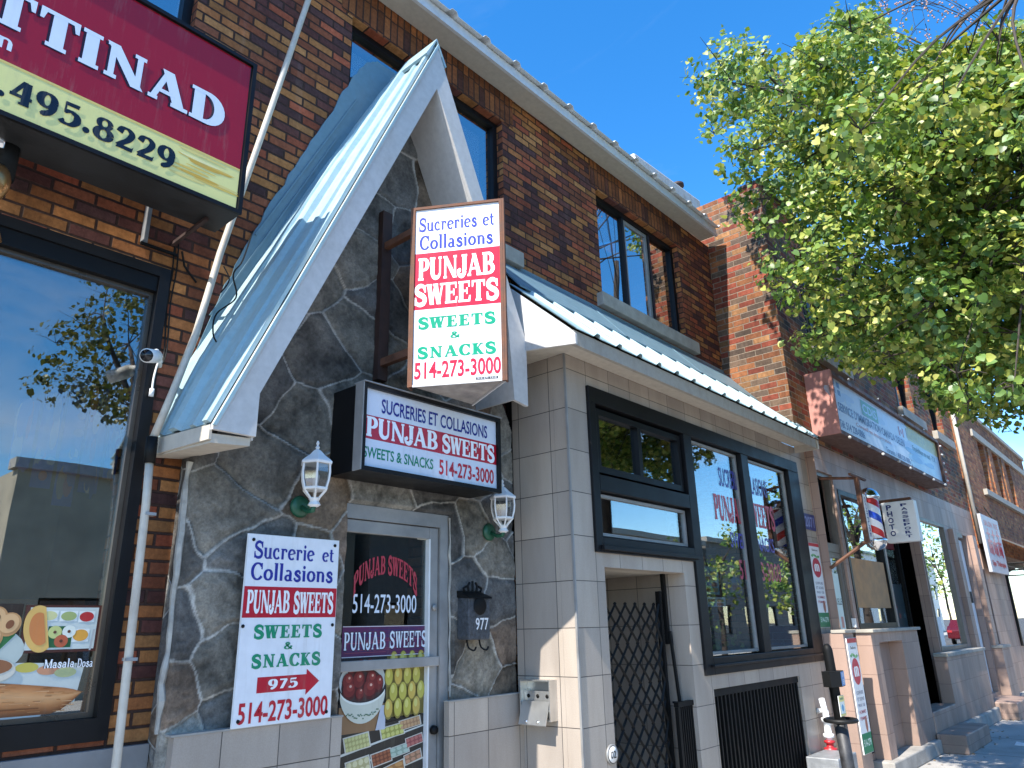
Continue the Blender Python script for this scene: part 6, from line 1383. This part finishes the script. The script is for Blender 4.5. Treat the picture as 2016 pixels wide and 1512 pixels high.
tree((33.5,-22.5,0), 6.2, (3.4,2.0,1.9), 16, 1.0, 14, 'low bushy tree behind the pale flat-roofed building across the road', OC, 6, .18)
tree((71.,-13.,0), 6.6, (4.4,3.0,2.8), 20, 1.2, 15, 'large green tree across the road far down the street', GC, 5, .2)
tree((34.2,-14.6,0), 4.2, (2.8,1.8,2.2), 18, .8, 18, 'mid green street tree across the road mirrored in the left tall bay pane', GC, 9, .15)
# bare twigs with seed pods reaching in at the top right
bt = empty('bare_branch_tree', (13.2, -4.6, 0), 'bare tree with thin twigs and dry pinkish seed clusters showing above the linden crown', 'tree')
m = MB(); m.tube(spline([(13.2,-4.6,0),(13.1,-4.5,5.),(12.9,-4.1,9.5)], 5), [.13-.008*i for i in range(11)], 8); m.build('trunk', M['bark'], bt)
rn = random.Random(31); m = MB(); pods = MB()
for i in range(5):
    a = Vector((12.95, -4.15, 8.6+.15*i)); e_ = Vector((9.8+rn.uniform(-.2,1.2), -2.55+rn.uniform(-.5,.3), 10.0+rn.uniform(-.2,.9)))
    md = a.lerp(e_, .5)+Vector((0,0,.45)); P = spline([a, md, e_, e_+Vector((-.12,.1,-.6))], 5); m.tube(P, [.007-.0003*k_ for k_ in range(len(P))], 5)
    for _ in range(9):
        q = Vector(P[rn.randrange(6, len(P))]); e2_ = q+Vector((rn.gauss(0,.22), rn.gauss(0,.22), rn.gauss(-.22,.18))); m.tube([q, q.lerp(e2_,.5)+Vector((0,0,.05)), e2_], [.006,.005,.003], 4)
        for _k in range(6): pods.ball(e2_+Vector((rn.gauss(0,.05), rn.gauss(0,.05), rn.gauss(0,.07))), (.013,.013,.018), 3)
m.build('branch', M['bark'], bt); struct(pods.build('seed_pod', plain('dry_pod', (.40,.24,.19), .8), bt), 'stuff')
# potted plant inside the bay
pp = empty('potted_plant', (6.3, -.35, 1.12), 'leafy yellow-green plant on the sill inside the left pane of the bay window', 'plant')
foliage('leaves', pp, [(6.1,-.46,1.50,.13),(6.35,-.44,1.46,.15),(6.62,-.46,1.50,.14),(6.2,-.44,1.66,.13),(6.5,-.44,1.64,.13),(6.8,-.46,1.46,.12)], 110, .045, 44, ['8a9a2e','a0a838','6a8428','b8b244'])
m = MB()
for a, b_ in ((6.1,1.5),(6.35,1.5),(6.62,1.52),(6.2,1.66),(6.5,1.68)): m.tube([(6.35,-.35,1.22),(a,-.35,b_)], .008, 5)
m.build('stem', M['bark'], pp); MB().lathe((6.35,-.35,1.121), [(.08,0),(.11,.14),(.12,.15),(.10,.15)], 16).build('pot', M['rust'], pp)

# ------------------------------------------------------------------ across the road (seen in the glass)
def opposite(name, x0, x1, h, y, label, mat, rows, wcols, par=.35):
    o = empty(name, ((x0+x1)/2, y-4, 0), label, 'building')
    hs2 = []
    for r_ in range(rows):
        for c_ in range(wcols):
            a = x0+(x1-x0)*(c_+.28)/wcols; hs2.append((a, a+(x1-x0)/wcols*.44, .9+r_*2.9, 2.7+r_*2.9))
    MB().wall(x0, x1, 0, h, y-.3, y, hs2).build('wall', mat, o); mm = MB(); mm.box(x0, x0+.3, y-9, y-.301, 0, h); mm.box(x1-.3, x1, y-9, y-.301, 0, h); mm.box(x0+.301, x1-.301, y-9, y-.301, h-.5, h-.2); mm.build('side_wall', mat, o)
    MB().box(x0-.15, x1+.15, y-.5, y+.2, h+.001, h+.3).build('cornice', M['sill'], o)
    MB().quad((x0+.3,y-1.5,0),(x1-.3,y-1.5,0),(x1-.3,y-1.5,h-.5),(x0+.3,y-1.5,h-.5)).build('interior', M['dim'], o)
    for q in hs2:
        w_ = MB().frame(*q, y-.2, y-.1, .08).build('window', M['black'], o); MB().box(q[0]+.05, q[1]-.05, y-.16, y-.15, q[2]+.05, q[3]-.05).build('pane', M['glass_up'], w_)
    return o
opposite('stucco_building', 6.0, 17.5, 6.2, -20, 'beige stucco flat-roofed building across the road, mirrored in the left shop window', plain('darker_stucco', (.40,.35,.26), .9, var=.2, scale=1.2), 1, 3)  # stucco in a darker beige, mottled at random
opposite('grey_building', 18.2, 30.0, 5.4, -20, 'grey rendered building across the road next to the beige stucco one', M['concrete'], 1, 4)
opposite('pale_building', 31., 43.5, 6.3, -20, 'pale flat-roofed building across the road, mirrored in the small bay panes', M['sill'], 2, 5)
opposite('rendered_row_building', 44., 62., 6.6, -20, 'long dull grey rendered row across the road, mirrored in the tall bay panes', plain('dull_render', (.16,.155,.14), .9, var=.2, scale=1.5), 1, 5)
opposite('white_building', 63., 110., 8.0, -22, 'long white building far down the opposite side of the road', M['white'], 2, 12)
tag(MB().box(40, 52, -3, 9, 0, 5.2).build('far_building', M['stucco'], None, (46,3,0)), 'small pale building at the far end of the near side beyond the brick row', 'building')
def car(x, y, colr, label, group):
    o = empty('parked_car', (x, y, -.14), label, 'car', group); z = -.14; mt = plain('car_paint', colr, .25, .2, var=.02, bump=0); w_ = .88
    prof = [(-2.2,.35),(2.2,.35),(2.25,.75),(1.9,.92),(1.05,.98),(.35,1.55),(-1.35,1.60),(-2.05,1.05),(-2.25,.95)]
    MB().prism([(x+a, z+b_) for a, b_ in prof], 'y', y-w_, y+w_).build('body', mt, o, bevel=.09)
    gl = [(.92,1.0),(.30,1.48),(-1.28,1.53),(-1.85,1.05)]
    MB().prism([(x+a, z+b_) for a, b_ in gl], 'y', y-w_-.006, y+w_+.006).build('window', M['glass_up'], o)
    for a in (-1.4, 1.4):
        for s_ in (-1, 1):
            wh = MB().lathe((x+a, y+s_*(w_-.1), z+.33), [(.33,-.12),(.33,.12)], 20, 'y').build('wheel', M['rubber'], o); MB().lathe((x+a, y+s_*(w_-.1), z+.33), [(.20,-.125),(.20,.125)], 16, 'y').build('rim', M['steel'], wh)
    for s_ in (-1, 1): MB().box(x-2.27, x-2.2, y+s_*.7-.12, y+s_*.7+.12, z+.78, z+.92).build('tail_light', M['red'], o)
    for s_ in (-1, 1): MB().box(x+2.17, x+2.26, y+s_*.65-.14, y+s_*.65+.14, z+.66, z+.78).build('headlight', M['white'], o)
    return o
car(28.5, -8.4, (.02,.024,.03), 'dark grey parked car mirrored low in the bay window glass', None)
car(35.5, -8.6, (.32,.02,.02), 'bright red parked car further along, mirrored in the right bay pane', None)
car(62., -10., (.12,.012,.02), 'dark red parked car far down the road, mirrored in the tiled shop window', None)
